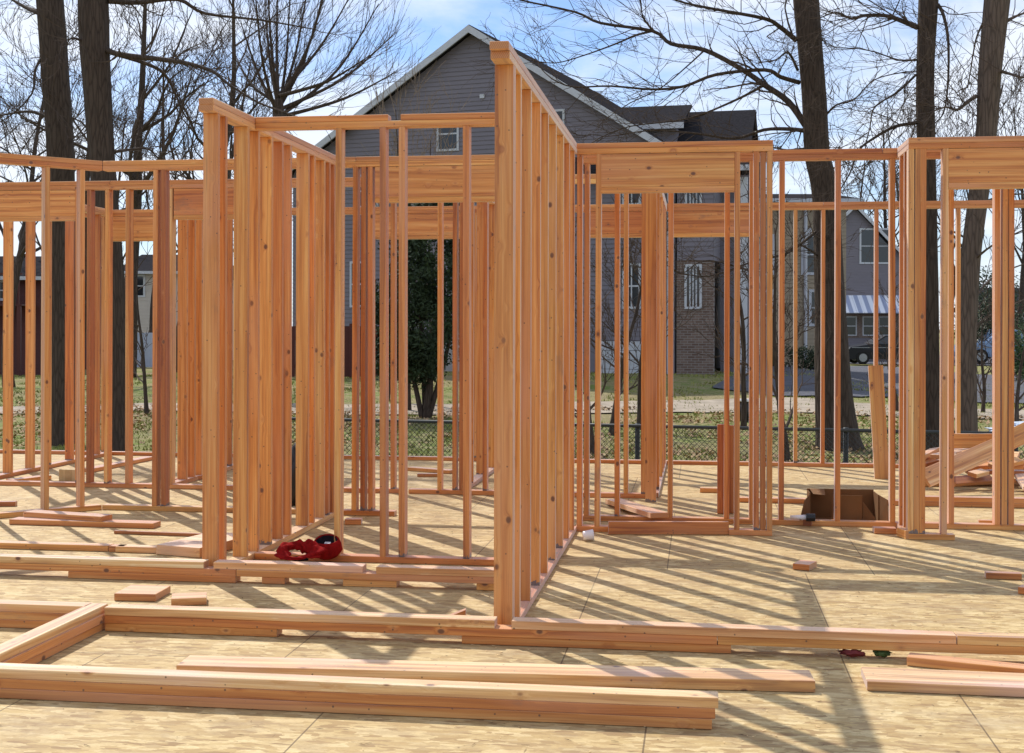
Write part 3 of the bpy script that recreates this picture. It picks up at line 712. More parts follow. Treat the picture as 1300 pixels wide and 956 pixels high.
# ------------------------------------------------------------------ chain-link fence
def chain_fence():
    P0 = at(352, 0, 17.1); P1 = at(1420, 0, 14.62 / 1.0)
    P0 = Vector((P0.x, P0.y, 0)); P1 = Vector((P1.x, max(P1.y, YK + .6), 0)); d = P1 - P0; Ln = d.length
    z0 = -.93; hh = 1.2
    fo = empty('chain_link_fence', (P0.x, P0.y, z0), math.atan2(d.y, d.x)); tag(fo, 'low dark chain-link fence running along the back of the new house', 'fence')
    cyl('top_rail', (0, 0, hh), (Ln, 0, hh), .021, DARKM, fo, 10)
    k = 1.2
    posts = [0.] ; r_ = [806, 1074]
    for px in (560, 809, 1074, 1290):
        r = ray(px); det = (d.x / Ln) * (-r[1]) + r[0] * (d.y / Ln); posts.append((-P0.x * (-r[1]) + r[0] * (-P0.y)) / det)
    for u_ in posts:
        cyl('post', (u_, .03, -.1), (u_, .03, hh + .03), .03, DARKM, fo, 10); 
    m = MB(); st = .062; r = .0034
    n = int(Ln / st) + 1
    for i in range(-int(hh / st), n):
        for sgn in (1, -1):
            a = i * st; x0, x1 = (a, a + hh)
            z_0, z_1 = 0., hh
            if x0 < 0: z_0 = -x0; x0 = 0
            if x1 > Ln: z_1 = hh - (x1 - Ln); x1 = Ln
            if z_1 <= z_0: continue
            if sgn == 1: p, q = (x0, -.01, z_0), (x1, -.01, z_1)
            else: p, q = (x0, -.016, hh - z_0), (x1, -.016, hh - z_1)
            m.tube([p, q], [r, r], 3, False)
    m.build('wire_mesh', DARKM, fo)
chain_fence()

# ------------------------------------------------------------------ trees
def grow(twigs, big, p, d, l, r, lvl, rnd, up=.12, spread=.75, minr=.006, kids=(3, 5), wig=.22):
    """one branch as a wandering tapered tube, then its children"""
    n = 5 if lvl > 1 else 4
    pts = [p.copy()]; rads = [r]; d = d.normalized(); q = p.copy()
    for i in range(n):
        d = (d + Vector((rnd.gauss(0, wig), rnd.gauss(0, wig), rnd.gauss(0, wig) + up * .5))).normalized()
        q = q + d * l / n; pts.append(q.copy()); rads.append(max(minr * .6, r * (1 - .75 * (i + 1) / n)))
    (big if r > .045 else twigs).tube(pts, rads, 6 if r > .05 else (4 if r > .018 else 3), False)
    if lvl <= 0: return
    for k in range(rnd.randint(*kids)):
        t = rnd.uniform(.25, 1.0); i = min(n - 1, int(t * n)); a = pts[i].lerp(pts[i + 1], t * n - i)
        dd = (pts[i + 1] - pts[i]).normalized(); ax = Vector((rnd.gauss(0, 1), rnd.gauss(0, 1), rnd.gauss(0, .6)))
        ax = (ax - dd * ax.dot(dd)).normalized(); nd = (dd + ax * spread * rnd.uniform(.6, 1.3) + Vector((0, 0, up))).normalized()
        grow(twigs, big, a, nd, l * rnd.uniform(.45, .72), max(minr, rads[i] * rnd.uniform(.45, .7)), lvl - 1, rnd, up, spread, minr, kids, wig)
def smooth_path(pts, rads, n=5):
    P = []; R = []
    for i in range(len(pts) - 1):
        p0 = pts[max(i - 1, 0)]; p1 = pts[i]; p2 = pts[i + 1]; p3 = pts[min(i + 2, len(pts) - 1)]
        for k in range(n):
            t = k / n; P.append(.5 * ((2 * p1) + (p2 - p0) * t + (2 * p0 - 5 * p1 + 4 * p2 - p3) * t * t + (3 * p1 - p0 - 3 * p2 + p3) * t ** 3)); R.append(rads[i] + (rads[i + 1] - rads[i]) * t)
    P.append(pts[-1]); R.append(rads[-1]); return P, R
def big_tree(label, t, trunk, limbs, seed, top=True, barkm=BARK, rand=6, lmin=1.2, lmax=2.8):
    """trunk: [(px, py, width px)], limbs: [[(px, py), ...], width px, depth drift]"""
    rnd = random.Random(seed); s = F / t
    pts = [at(x, y, t) for x, y, w_ in trunk]; rads = [w_ / s / 2 for _, _, w_ in trunk]
    base = pts[0]; g = gz(base.x, base.y); pts[0] = Vector((base.x, base.y, g - .15)); 
    r0 = empty('bare_tree', (pts[0].x, pts[0].y, g)); tag(r0, label, 'tree', 'leafless trees')
    off = Vector((pts[0].x, pts[0].y, g))
    pts = [p - off for p in pts]
    tr = MB(); tw = MB(); bg = MB()
    P, R = smooth_path(pts, rads, 6)
    v0 = len(tr.v); tr.tube(P, R, 22)
    for i in range(v0, len(tr.v)):                     # ridged, buttressed bark outline
        vv = Vector(tr.v[i]); c0 = P[(i - v0) // 22]; k = (i - v0) % 22
        n_ = 1 + .07 * noise.noise(Vector((k * .9, vv.z * .8, seed))) + .05 * math.sin(k * 2.6 + seed)
        tr.v[i] = tuple(c0 + (vv - c0) * n_)
    for lb in limbs:
        path, wp, drift = lb[:3]; t_0 = lb[3] if len(lb) > 3 else 0
        n = len(path); q = [at(x, y, t + t_0 + drift * i / (n - 1)) - off for i, (x, y) in enumerate(path)]
        rr = [max(.010, wp / s / 2 * (1 - .82 * i / (n - 1))) for i in range(n)]
        Q, RR = smooth_path(q, rr, 4); bg.tube(Q, RR, 7)
        for i in range(1, len(Q) - 1):
            for rep in range(2):
                if rnd.random() < .5:
                    dd = (Q[i + 1] - Q[i]).normalized(); ax = Vector((rnd.gauss(0, 1), rnd.gauss(0, .8), rnd.gauss(.1, 1)))
                    grow(tw, bg, Q[i], dd + ax * .7, rnd.uniform(.4, 1.5) * (.7 + .3 * t / 24), max(.008, RR[i] * .4), 2, rnd, .05, .6, .0045, (1, 4), .17)
        grow(tw, bg, Q[-1], Q[-1] - Q[-2], .8, .012, 2, rnd, .05, .7, .0055, (3, 5), .3)
    if top:                                             # upper crown, mostly above the picture
        e_ = P[-1]
        for k in range(rand): grow(tw, bg, P[-1 - k % 3], Vector((rnd.gauss(0, .7), rnd.gauss(0, .7), 1)), rnd.uniform(lmin, lmax), R[-1] * rnd.uniform(.4, .6), 4, rnd, .1, .7, .008, (3, 4))
    tr.join(bg).build('trunk', barkm, r0, True)
    if tw.v: tw.build('twigs', TWIG, r0)
    return r0
big_tree('thick dark trunk at upper left, the left one of two close trunks', 25, [(84, 590, 46), (82, 520, 36), (80, 400, 34), (76, 200, 33), (69, 90, 33), (62, 0, 33), (57, -90, 30), (54, -320, 24)],
   [([(50, 18), (30, 10), (0, -8)], 8, 1), ([(56, 70), (44, 90), (40, 120), (10, 150), (-30, 170)], 4, -1), ([(60, 150), (36, 143), (0, 148), (-30, 155)], 5, .5), ([(74, 100), (58, 140), (42, 170), (25, 195)], 3, 1)], 3)
big_tree('thick dark trunk at upper left, the right one of two close trunks', 23, [(150, 600, 46), (148, 540, 33), (144, 400, 31), (129, 205, 31), (122, 100, 34), (118, 30, 37), (116, -70, 36), (113, -320, 28)],
   [([(132, 62), (150, 70), (210, 77), (240, 82), (270, 92), (290, 108), (330, 132), (380, 150)], 8, -2), ([(140, 68), (185, 82), (208, 95), (222, 120), (236, 150), (255, 160)], 6, 1),
    ([(112, 58), (95, 50), (82, 53)], 5, -.5), ([(137, 2), (175, 4), (225, 0), (260, 18), (330, 26), (400, 38)], 8, 2), ([(138, 195), (165, 191), (187, 190), (200, 202)], 5, 1)], 5)
big_tree('large dark tree with a flared base and long limbs reaching left over the roofs', 24, [(1066, 600, 74), (1064, 560, 56), (1058, 500, 46), (1054, 400, 38), (1047, 250, 32), (1036, 190, 31), (1032, 110, 30), (1022, 0, 31), (1016, -90, 28), (1017, -320, 22)],
   [([(1022, 158), (1000, 128), (970, 107), (939, 86), (894, 63), (851, 55), (828, 39), (762, 29), (729, 15), (660, 0), (640, -8)], 9, 2),
    ([(828, 39), (805, 45), (782, 55), (741, 70), (703, 80), (668, 75)], 3.6, .5, 1.2),
    ([(828, 39), (815, 20), (812, 0), (800, -20)], 3, 0, 1.2),
    ([(1014, 104), (990, 97), (970, 88), (909, 94), (868, 109), (828, 113), (774, 109), (726, 110), (700, 100)], 6, -2),
    ([(1020, 165), (1000, 163), (970, 164), (932, 175), (884, 169), (830, 165), (780, 172)], 6, 1),
    ([(1010, 50), (990, 34), (970, 23), (906, 11), (858, 0), (820, -20)], 7, -1),
    ([(1012, 88), (1000, 66), (985, 75), (970, 78)], 4, -2), ([(970, 107), (932, 127), (873, 150), (800, 160), (760, 175)], 4, 2, .4), ([(894, 63), (870, 85), (840, 110), (800, 130)], 2.5, -1, .8),
    ([(1050, 143), (1062, 132), (1084, 125), (1110, 100), (1150, 90)], 3, -1), ([(1030, 187), (1000, 190), (978, 187), (960, 200)], 4, 1), ([(1016, 20), (1035, 22), (1037, 23)], 7, 0),
    ([(1040, 290), (1000, 320), (960, 330), (900, 350), (860, 345)], 4, -2), ([(1046, 330), (1010, 310), (975, 345), (900, 330), (870, 345)], 3, -1.5)], 8)
big_tree('slimmer straight trunk behind the right corner post', 22, [(1181, 610, 34), (1181, 560, 25), (1180, 400, 23), (1176, 200, 22), (1174, 100, 22), (1178, 0, 24), (1182, -90, 22), (1184, -320, 17)],
   [([(1164, 34), (1140, 24), (1122, 19), (1095, 19), (1080, 23), (1061, 15), (1040, 22)], 7, 1), ([(1190, 5), (1197, 18), (1203, 50), (1203, 100), (1198, 140), (1187, 155)], 5, -1),
    ([(1163, 155), (1135, 160), (1108, 175), (1090, 190), (1078, 220), (1060, 250)], 5, -.5), ([(1162, 94), (1140, 115), (1110, 135), (1104, 160), (1098, 185)], 3.4, -1), ([(1163, 75), (1140, 75), (1110, 65), (1085, 60)], 3, 1)], 13)
big_tree('leaning trunk with shaggy bark near the right edge', 21, [(1227, 600, 34), (1227, 548, 27), (1228, 440, 22), (1232, 330, 23), (1243, 240, 25), (1252, 160, 25), (1256, 90, 28), (1265, 0, 31), (1272, -90, 30), (1275, -320, 24)],
   [([(1238, 121), (1228, 128), (1215, 138), (1200, 135), (1185, 140)], 6, -.5), ([(1266, 88), (1280, 92), (1300, 97), (1340, 95)], 5, -1), ([(1278, 25), (1292, 18), (1310, 12)], 5, 0), ([(1246, 30), (1238, 50), (1232, 85), (1228, 110)], 3, 1),
    ([(1242, 260), (1262, 250), (1300, 245), (1340, 250)], 3, 1), ([(1235, 330), (1260, 310), (1300, 290)], 4, -1), ([(1235, 380), (1262, 350), (1310, 330)], 4, 1), ([(1232, 420), (1255, 400), (1320, 370)], 3, 1)], 17, barkm=BARKG)
# small trees and saplings standing in the yard and beyond it
def wild_tree(label, px, t, h, r, seed, lvl=4, lean=(0, 0), group='leafless trees', twm=TWIG, forks=0, start=.3, nb=11, name='bare_tree', spread=.8, up=.16, ll=.36):
    rnd = random.Random(seed); p = at(px, 0, t); g = gz(p.x, p.y)
    r0 = empty(name, (p.x, p.y, g)); tag(r0, label, 'tree', group)
    tr = MB(); tw = MB(); bg = MB(); n = 9; q = Vector((0, 0, -.1)); d = Vector((lean[0], lean[1], 1)).normalized(); pts = [q.copy()]; rad = [r * 1.25]
    for i in range(n):
        d = (d + Vector((rnd.gauss(0, .06), rnd.gauss(0, .06), .06))).normalized(); q = q + d * h / n; pts.append(q.copy()); rad.append(r * (1 - .85 * (i + 1) / n))
    P, R = smooth_path(pts, rad, 3); tr.tube(P, R, 10)
    for k in range(nb):
        u_ = start + (1 - start) * (k + rnd.random()) / nb; i = min(len(P) - 2, int(u_ * (len(P) - 1))); a = rnd.uniform(0, 2 * PI)
        dd = Vector((math.cos(a) * spread, math.sin(a) * spread, rnd.uniform(.4, 1.0)))
        grow(tw, bg, P[i], dd, h * rnd.uniform(.7, 1.15) * ll * (1.1 - .5 * u_), max(.012, R[i] * .55), lvl - 1, rnd, up, .65, max(.007, t * .00022), (2, 4), .18)
    tr.join(bg).build('trunk', BARK, r0, True)
    if tw.v: tw.build('twigs', twm, r0)
    return r0
wild_tree('forked slim tree just right of the two thick left trunks', 161, 42, 13.5, .25, 21, nb=10, start=.35)
wild_tree('slim crooked tree above the far left posts', 228, 44, 13, .24, 22, lean=(.02, 0), nb=10, start=.4)
wild_tree('thin tree glimpsed between the two thick left trunks', 98, 46, 13, .17, 23, nb=12)
wild_tree('grey slim tree at the left edge', 12, 40, 11, .16, 24, nb=14)
wild_tree('thin tree behind the left edge of the bay', 30, 58, 15, .2, 25, nb=12)
wild_tree('distant tree over the left wall frame, between the slim ones', 195, 62, 15, .2, 26, nb=12)
wild_tree('distant tree above the tall left posts', 285, 60, 14, .2, 27, nb=12)
# the spreading multi-stem tree
def fan_tree():
    t = 33; rnd = random.Random(31); p = at(352, 0, t); g = gz(p.x, p.y); off = Vector((p.x, p.y, g))
    r0 = empty('bare_tree', off); tag(r0, 'spreading leafless tree fanning many upright branches left of the grey gable', 'tree', 'leafless trees')
    tr = MB(); tw = MB(); bg = MB()
    tr.tube(*smooth_path([Vector((0, 0, -.1)), at(354, 300, t) - off, at(353, 150, t) - off, at(350, 128, t) - off], [.19, .17, .15, .12], 6), 12)
    ends = [(322, -20), (305, 30), (338, -30), (352, -40), (368, -25), (392, -30), (420, -40), (452, -20), (480, 5), (498, 45), (300, 75), (470, 70), (505, 90), (410, -10), (335, 0)]
    for i, (x, y) in enumerate(ends):
        y0 = 150 - (i % 4) * 9; a = at(352, y0, t) - off; b = at(x, y, t + rnd.uniform(-2.5, 2.5)) - off
        mid = a.lerp(b, .45) + Vector(((x - 352) * .0022, rnd.uniform(-.2, .2), -.1))
        Q, R = smooth_path([a, mid, b], [.055, .034, .010], 7); bg.tube(Q, R, 6)
        for k in range(2, len(Q) - 1):
            for _ in range(1 if k % 3 else 2):
                dd = (Q[k + 1] - Q[k]).normalized(); grow(tw, bg, Q[k], dd + Vector((rnd.gauss(0, .35), rnd.gauss(0, .35), rnd.gauss(.1, .3))), rnd.uniform(.9, 2.1), .010, 2, rnd, .12, .4, .0045, (1, 3), .10)
    tr.join(bg).build('trunk', BARK, r0, True); tw.build('twigs', TWIG, r0)
fan_tree()
for i, (px, t, h, s_) in enumerate(((520, 31, 7.2, 41), (548, 32, 6.6, 42), (492, 33, 6.2, 43))):
    wild_tree(('slender pale sapling in front of the grey gable, tallest', 'slender pale sapling in front of the small gable window', 'slender pale sapling by the left slope of the gable')[i], px, t, h, .05, s_, 3, twm=TWIGP, group='pale saplings', start=.35, nb=12, spread=.35, up=.3, name='sapling')
for i, (px, t, h, s_) in enumerate(((776, 26, 4.6, 51), (812, 27, 4.2, 52), (1000, 22, 4.0, 53), (944, 27, 5.2, 54), (752, 23, 3.4, 58))):
    wild_tree(('dark leaning sapling seen left of the slim studs under the knotty header', 'dark sapling in front of the garage door', 'thin sapling left of the flared tree', 'tangled sapling before the dark porch', 'low sapling by the fence beside the tall middle wall')[i], px, t, h, .06, s_, 4, lean=(.12, 0) if i == 0 else (0, 0), group='dark saplings', start=.15, nb=11, spread=.9, name='sapling')
for i, (px, t, h, s_) in enumerate(((187, 30, 4.4, 61), (1248, 30, 2.6, 62), (1292, 27, 2.8, 63), (1140, 30, 3.0, 64))):
    wild_tree(('scraggly tree with a few dry leaves before the pale house', 'low thorny sapling before the driveway, right', 'low thorny sapling at the right edge', 'thin sapling right of the flared tree')[i], px, t, h, .05, s_, 4, group='dark saplings', start=.1, nb=12, spread=1.0, name='sapling')
for i, (px, t, h) in enumerate(((1120, 85, 15), (1205, 80, 17), (1290, 90, 17), (1160, 110, 20), (1085, 95, 14), (1340, 70, 14), (700, 90, 12), (-60, 60, 15), (60, 80, 17), (135, 90, 17), (250, 90, 17), (330, 85, 15))):
    wild_tree(('far tree above the grey house with the awning', 'far tree behind the straight right trunk', 'far tree right of the leaning trunk', 'tallest far tree behind the right houses', 'far tree above the tan house', 'tree beyond the right edge', 'far tree behind the gable house', 'tree beyond the left edge', 'far tree behind the red deck house', 'far tree behind the thick left trunks', 'far tree behind the slim left trees', 'far tree behind the fan-shaped tree')[i], px, t, h, .22, 70 + i, 4, nb=11, group='far leafless trees')

def leafy(name, label, cat, loc, crown, n, size, mat, seed, trunks=(), group=None):
    """crown: list of (dx, dz, rx, rz) ellipses; many leaf-sized faces through their volume"""
    rnd = random.Random(seed); r0 = empty(name, loc); tag(r0, label, cat, group)
    if trunks:
        m = MB()
        for tp, tr_ in trunks: m.tube(*smooth_path([Vector(p) for p in tp], tr_, 4), 8)
        m.build('trunk', BARK, r0, True)
    m = MB()
    for i in range(n):
        dx, dz, rx, rz = rnd.choice(crown); a = Vector((rnd.gauss(0, 1), rnd.gauss(0, 1), rnd.gauss(0, 1))).normalized() * rnd.random() ** .42
        c = Vector((dx + a.x * rx, a.y * rx, dz + a.z * rz))
        if noise.noise(c * 1.7 + Vector((seed, 0, 0))) < -.12: continue
        for k in range(2):
            q = c + Vector((rnd.gauss(0, size), rnd.gauss(0, size), rnd.gauss(0, size))); d1 = Vector((rnd.gauss(0, 1), rnd.gauss(0, 1), rnd.gauss(0, 1))).normalized() * size; d2 = d1.orthogonal().normalized() * size * .45
            m.quad(tuple(q - d1), tuple(q + d2), tuple(q + d1), tuple(q - d2))
    m.build('crown', mat, r0)
P = at(540, 0, 29.5); g = gz(P.x, P.y)
leafy('evergreen_tree', 'dark evergreen with low spreading stems, seen through the doorway', 'tree', (P.x, P.y, g),
      [(0, 3.4, 1.1, 1.4), (-.55, 2.4, 1.0, 1.1), (.6, 2.5, 1.0, 1.2), (0, 1.9, 1.3, .9), (.2, 4.2, .8, 1.0), (-.4, 1.2, .8, .5)], 19000, .055, LEAFE, 3,
      [([(0, 0, -.1), (.15, 0, 1.2), (.3, .1, 3)], [.09, .07, .03]), ([(.05, 0, -.1), (.4, .1, 1.2), (.7, 0, 2.4)], [.07, .05, .02]), ([(-.05, 0, -.1), (-.3, 0, 1.0), (-.7, .1, 2.2)], [.07, .05, .02]), ([(0, .05, -.1), (-.1, .2, 1.4), (-.2, .2, 3)], [.07, .05, .02])])
P = on_ground(884, 468)
leafy('shrub', 'rounded green shrub at the foot of the brick wall', 'shrub', P, [(0, .45, .35, .45)], 1500, .04, BUSH, 5)
for i, (px, t, h) in enumerate(((1255, 70, 5.2), (1272, 95, 6.5), (1292, 48, 2.2), (1330, 50, 3.0))):
    P = at(px, 0, t); g = gz(P.x, P.y)
    leafy('evergreen_shrub', ('dark conifer behind the blue pickup', 'far dark conifer right of the leaning trunk', 'green bush at the right edge beside the road', 'green bush beyond the right edge')[i], 'shrub', (P.x, P.y, g), [(0, h * .5, h * .3, h * .5), (.3, h * .3, h * .4, h * .3)], 2500, .12 if t > 60 else .06, LEAFE if i < 2 else BUSH, 8 + i)
P = at(1030, 0, 46); leafy('hedge', 'low dark hedge in front of the tan house', 'hedge', (P.x, P.y, gz(P.x, P.y)), [(k * .6 - 1.5, .45, .5, .5) for k in range(4)], 2800, .05, LEAFE, 15)

# ------------------------------------------------------------------ buildings
def lapped(m, x0f, x1f, z0, z1, y=0., step=.14, proud=.022):
    """lap siding facing -Y: x0f/x1f give the ends at a height"""
    z = z0
    while z < z1 - .01:
        zt = min(z + step, z1); a0, a1, b0, b1 = x0f(z), x1f(z), x0f(zt), x1f(zt)
        if a1 - a0 > .02:
            m.quad((a0, y - proud, z), (a1, y - proud, z), (b1, y, zt), (b0, y, zt)); m.quad((a0, y, z), (a1, y, z), (a1, y - proud, z), (a0, y - proud, z))
        z = zt
def window(par, x, z, w_, h, y=0., bars=0, mid=True, tw_=.07):
    f = MB(); f.box(x - tw_, y - .05, z - tw_, x + w_ + tw_, y - .017, z).box(x - tw_, y - .05, z + h, x + w_ + tw_, y - .017, z + h + tw_).box(x - tw_, y - .05, z + .0005, x, y - .017, z + h - .0005).box(x + w_, y - .05, z + .0005, x + w_ + tw_, y - .017, z + h - .0005)
    if mid: f.box(x, y - .045, z + h / 2 - .025, x + w_, y - .02, z + h / 2 + .025)
    for b in range(bars): xx = x + w_ * (b + 1) / (bars + 1); f.box(xx - .02, y - .04, z, xx + .02, y - .022, z + h)
    fo = f.build('window', TRIM, par); MB().box(x, y - .024, z, x + w_, y - .018, z + h).build('pane', GLASS, fo); return fo
# the big grey gable house
ax = at(600, 0, 42); dirx = Vector((math.cos(-TH * 0 + math.radians(-14)), math.sin(math.radians(-14))))
HW = 6.6; org = Vector((ax.x, ax.y)) - dirx * HW; base_z = -.15
hs = empty('gable_house', (org.x, org.y, base_z), math.radians(-14)); tag(hs, 'tall grey clapboard house with a steep white-edged gable behind the frames', 'house')
EV, AP = 6.75, 10.93; W_ = 2 * HW
rake0 = lambda z: 0 if z < EV else HW * (z - EV) / (AP - EV)
rake1 = lambda z: W_ if z < EV else W_ - HW * (z - EV) / (AP - EV)
m = MB(); lapped(m, rake0, rake1, 1.2, AP)
m.build('siding', SIDE, hs)
MB().prism([(0.01, 0), (W_ - .01, 0), (W_ - .01, EV), (HW, AP - .02), (0.01, EV)], .02, 10).build('wall', SIDE, hs)
MB().box(-.02, -.03, 0, 7.9, .015, 1.19).build('foundation_wall', GREYC, hs)
sl = math.atan2(AP - EV, HW); oh = .45
def roof_slab(x0, z0, x1, z1, y0, y1, th_=.14):
    dx, dz = x1 - x0, z1 - z0; l = math.hypot(dx, dz); nx_, nz_ = -dz / l * th_, dx / l * th_
    if nz_ < 0: nx_, nz_ = -nx_, -nz_
    return [(x0, z0), (x1, z1), (x1 + nx_, z1 + nz_), (x0 + nx_, z0 + nz_)] if dx > 0 else [(x1, z1), (x0, z0), (x0 + nx_, z0 + nz_), (x1 + nx_, z1 + nz_)]
ex = oh; m = MB(); m.prism([(-ex, EV - ex * math.tan(sl) + .05), (HW, AP + .05), (W_ + ex, EV - ex * math.tan(sl) + .05), (W_ + ex, EV - ex * math.tan(sl) + .18), (HW, AP + .20), (-ex, EV - ex * math.tan(sl) + .18)], -.34, 10.3)
m.build('roof', SHIN, hs)
m = MB(); tz = .22; m.prism([(-ex, EV - ex * math.tan(sl) + .15 - tz), (HW, AP + .16 - tz), (W_ + ex, EV - ex * math.tan(sl) + .15 - tz), (W_ + ex, EV - ex * math.tan(sl) + .16), (HW, AP + .175), (-ex, EV - ex * math.tan(sl) + .16)], -.40, -.342)
m.build('fascia', TRIM, hs)
def hx(px, zoff=0):      # local x on the gable facade under a pixel column
    r = ray(px); det = dirx.x * (-r[1]) + r[0] * dirx.y; return (-org.x * (-r[1]) + r[0] * (-org.y)) / det
def hz(px, py):
    x = hx(px); p = org + dirx * x; t = p.x * (-S) + p.y * C; return H - (py - HOR) * t / F - base_z
def hwin(px0, px1, py0, py1, **k): window(hs, hx(px0), hz(px0, py1), hx(px1) - hx(px0), hz(px0, py0) - hz(px0, py1), **k)
hwin(557, 580, 152, 190); hwin(703, 714, 142, 176); hwin(793, 811, 337, 389, bars=1); hwin(500, 520, 335, 388); hwin(447, 470, 335, 388); hwin(793, 811, 222, 258, bars=1)
hwin(455, 478, 225, 262); hwin(640, 680, 225, 262)
z0 = hz(790, 468); 
m = MB(); x0, x1 = hx(762), hx(816)
for i in range(4): m.box(x0, -.06 + .004 * (i % 2), .05 + i * .285, x1, -.031, .05 + i * .285 + .27)
m.build('garage_door', TRIM, hs)
MB().box(hx(612) - .08, -.05, hz(612, 125), hx(612) + .08, -.016, hz(612, 120)).build('vent', TRIM, hs)
# downspout and the brick bay
m = MB(); xd = hx(862.5) - .06; m.tube([(W_ - .15, -.09, 0.15), (W_ - .15, -.09, EV - .2)], [.07, .07], 8); m.build('downspout', TRIM, hs)
# right wing, set a little back
wo = empty('roofed_wing', tuple(org + dirx * (W_ + .05)) + (base_z,), math.radians(-14 + 8)); tag(wo, 'brick and grey wing with a dark shingle roof, right of the gable house', 'house wing')
def wproj(px, y=0):
    a = math.radians(-6); dv = Vector((math.cos(a), math.sin(a))); o_ = org + dirx * (W_ + .05) + Vector((-dv.y, dv.x)) * y; r = ray(px); det = dv.x * (-r[1]) + r[0] * dv.y; x = (-o_.x * (-r[1]) + r[0] * (-o_.y)) / det
    p = o_ + dv * x; return x, p.x * (-S) + p.y * C
def wz(px, py): return H - (py - HOR) * wproj(px)[1] / F - base_z
xa = wproj(906)[0]; xb = wproj(948)[0]; ridge = H - (141 - HOR) * (wproj(900)[1] + 3.2) / F - base_z ; eave = wz(900, 212)
m = MB(); m.box(.0, .0, 0, xa, .3, wz(880, 330)); m.build('brick_wall', BRICK, wo)
m = MB(); lapped(m, lambda z: .01, lambda z: xa - .01, wz(880, 330) + .002, eave, y=.0); m.build('siding', SIDE, wo)
m = MB(); m.box(.01, .02, wz(880, 330) + .003, xa, 6, eave).box(xa + .003, 2.2, 0, xb, 6.0, eave - .002); m.build('wall', SIDE, wo)
m = MB(); m.box(xb - .22, .05, 0, xb - .0, .27, eave - .3); m.build('porch_post', TRIM, wo)
for xx0, xx1 in ((.35, .35 + (xa) * .55),):
    window(wo, wproj(872)[0], wz(872, 389), wproj(888)[0] - wproj(872)[0], wz(872, 338) - wz(872, 389), bars=3, mid=False)
    window(wo, wproj(872)[0], wz(872, 262), wproj(888)[0] - wproj(872)[0], wz(872, 222) - wz(872, 262), bars=3, mid=False)
m = MB(); n0 = 0
m.v += [(-3.4, -.35, eave), (xb + .05, -.35, eave), (xb + .05, 3.2, ridge), (-3.4, 3.2, ridge), (-3.4, -.35, eave - .14), (xb + .05, -.35, eave - .14), (xb + .05, 3.2, ridge - .14), (-3.4, 3.2, ridge - .14), (xb + .05, 6.8, eave), (-3.4, 6.8, eave), (xb + .05, 6.8, eave - .14), (-3.4, 6.8, eave - .14)]
m.f += [(0, 1, 2, 3), (3, 2, 8, 9), (7, 6, 5, 4), (11, 10, 6, 7), (0, 4, 5, 1), (9, 8, 10, 11), (1, 5, 6, 2), (2, 6, 10, 8), (4, 0, 3, 7), (7, 3, 9, 11)]
m.build('roof', SHIN, wo)
MB().box(-.0, -.47, eave - .16, xb + .1, -.352, eave + .0).build('gutter', TRIM, wo)
m = MB(); zz0 = H - (160 - HOR) * (wproj(840)[1] + .7) / F - base_z; m.prism([(-2.3, zz0 - 1.2), (-.15, zz0 - 1.2), (-.15, zz0), (-2.3, zz0)], 1.0, 3.0); m.build('dormer', SIDE, wo)
m = MB(); m.v += [(-3.2, .7, zz0 + .0), (.1, .7, zz0 + .0), (.1, 3.1, ridge + .12), (-3.2, 3.1, ridge + .12), (-3.2, .7, zz0 + .1), (.1, .7, zz0 + .1), (.1, 3.1, ridge + .22), (-3.2, 3.1, ridge + .22)]
m.f += [(3, 2, 1, 0), (4, 5, 6, 7), (0, 1, 5, 4), (1, 2, 6, 5), (2, 3, 7, 6), (3, 0, 4, 7)]; m.build('dormer_roof', SHIN, wo)
MB().box(-3.2, .62, zz0 - .08, .12, .697, zz0 + .1).build('dormer_fascia', TRIM, wo)

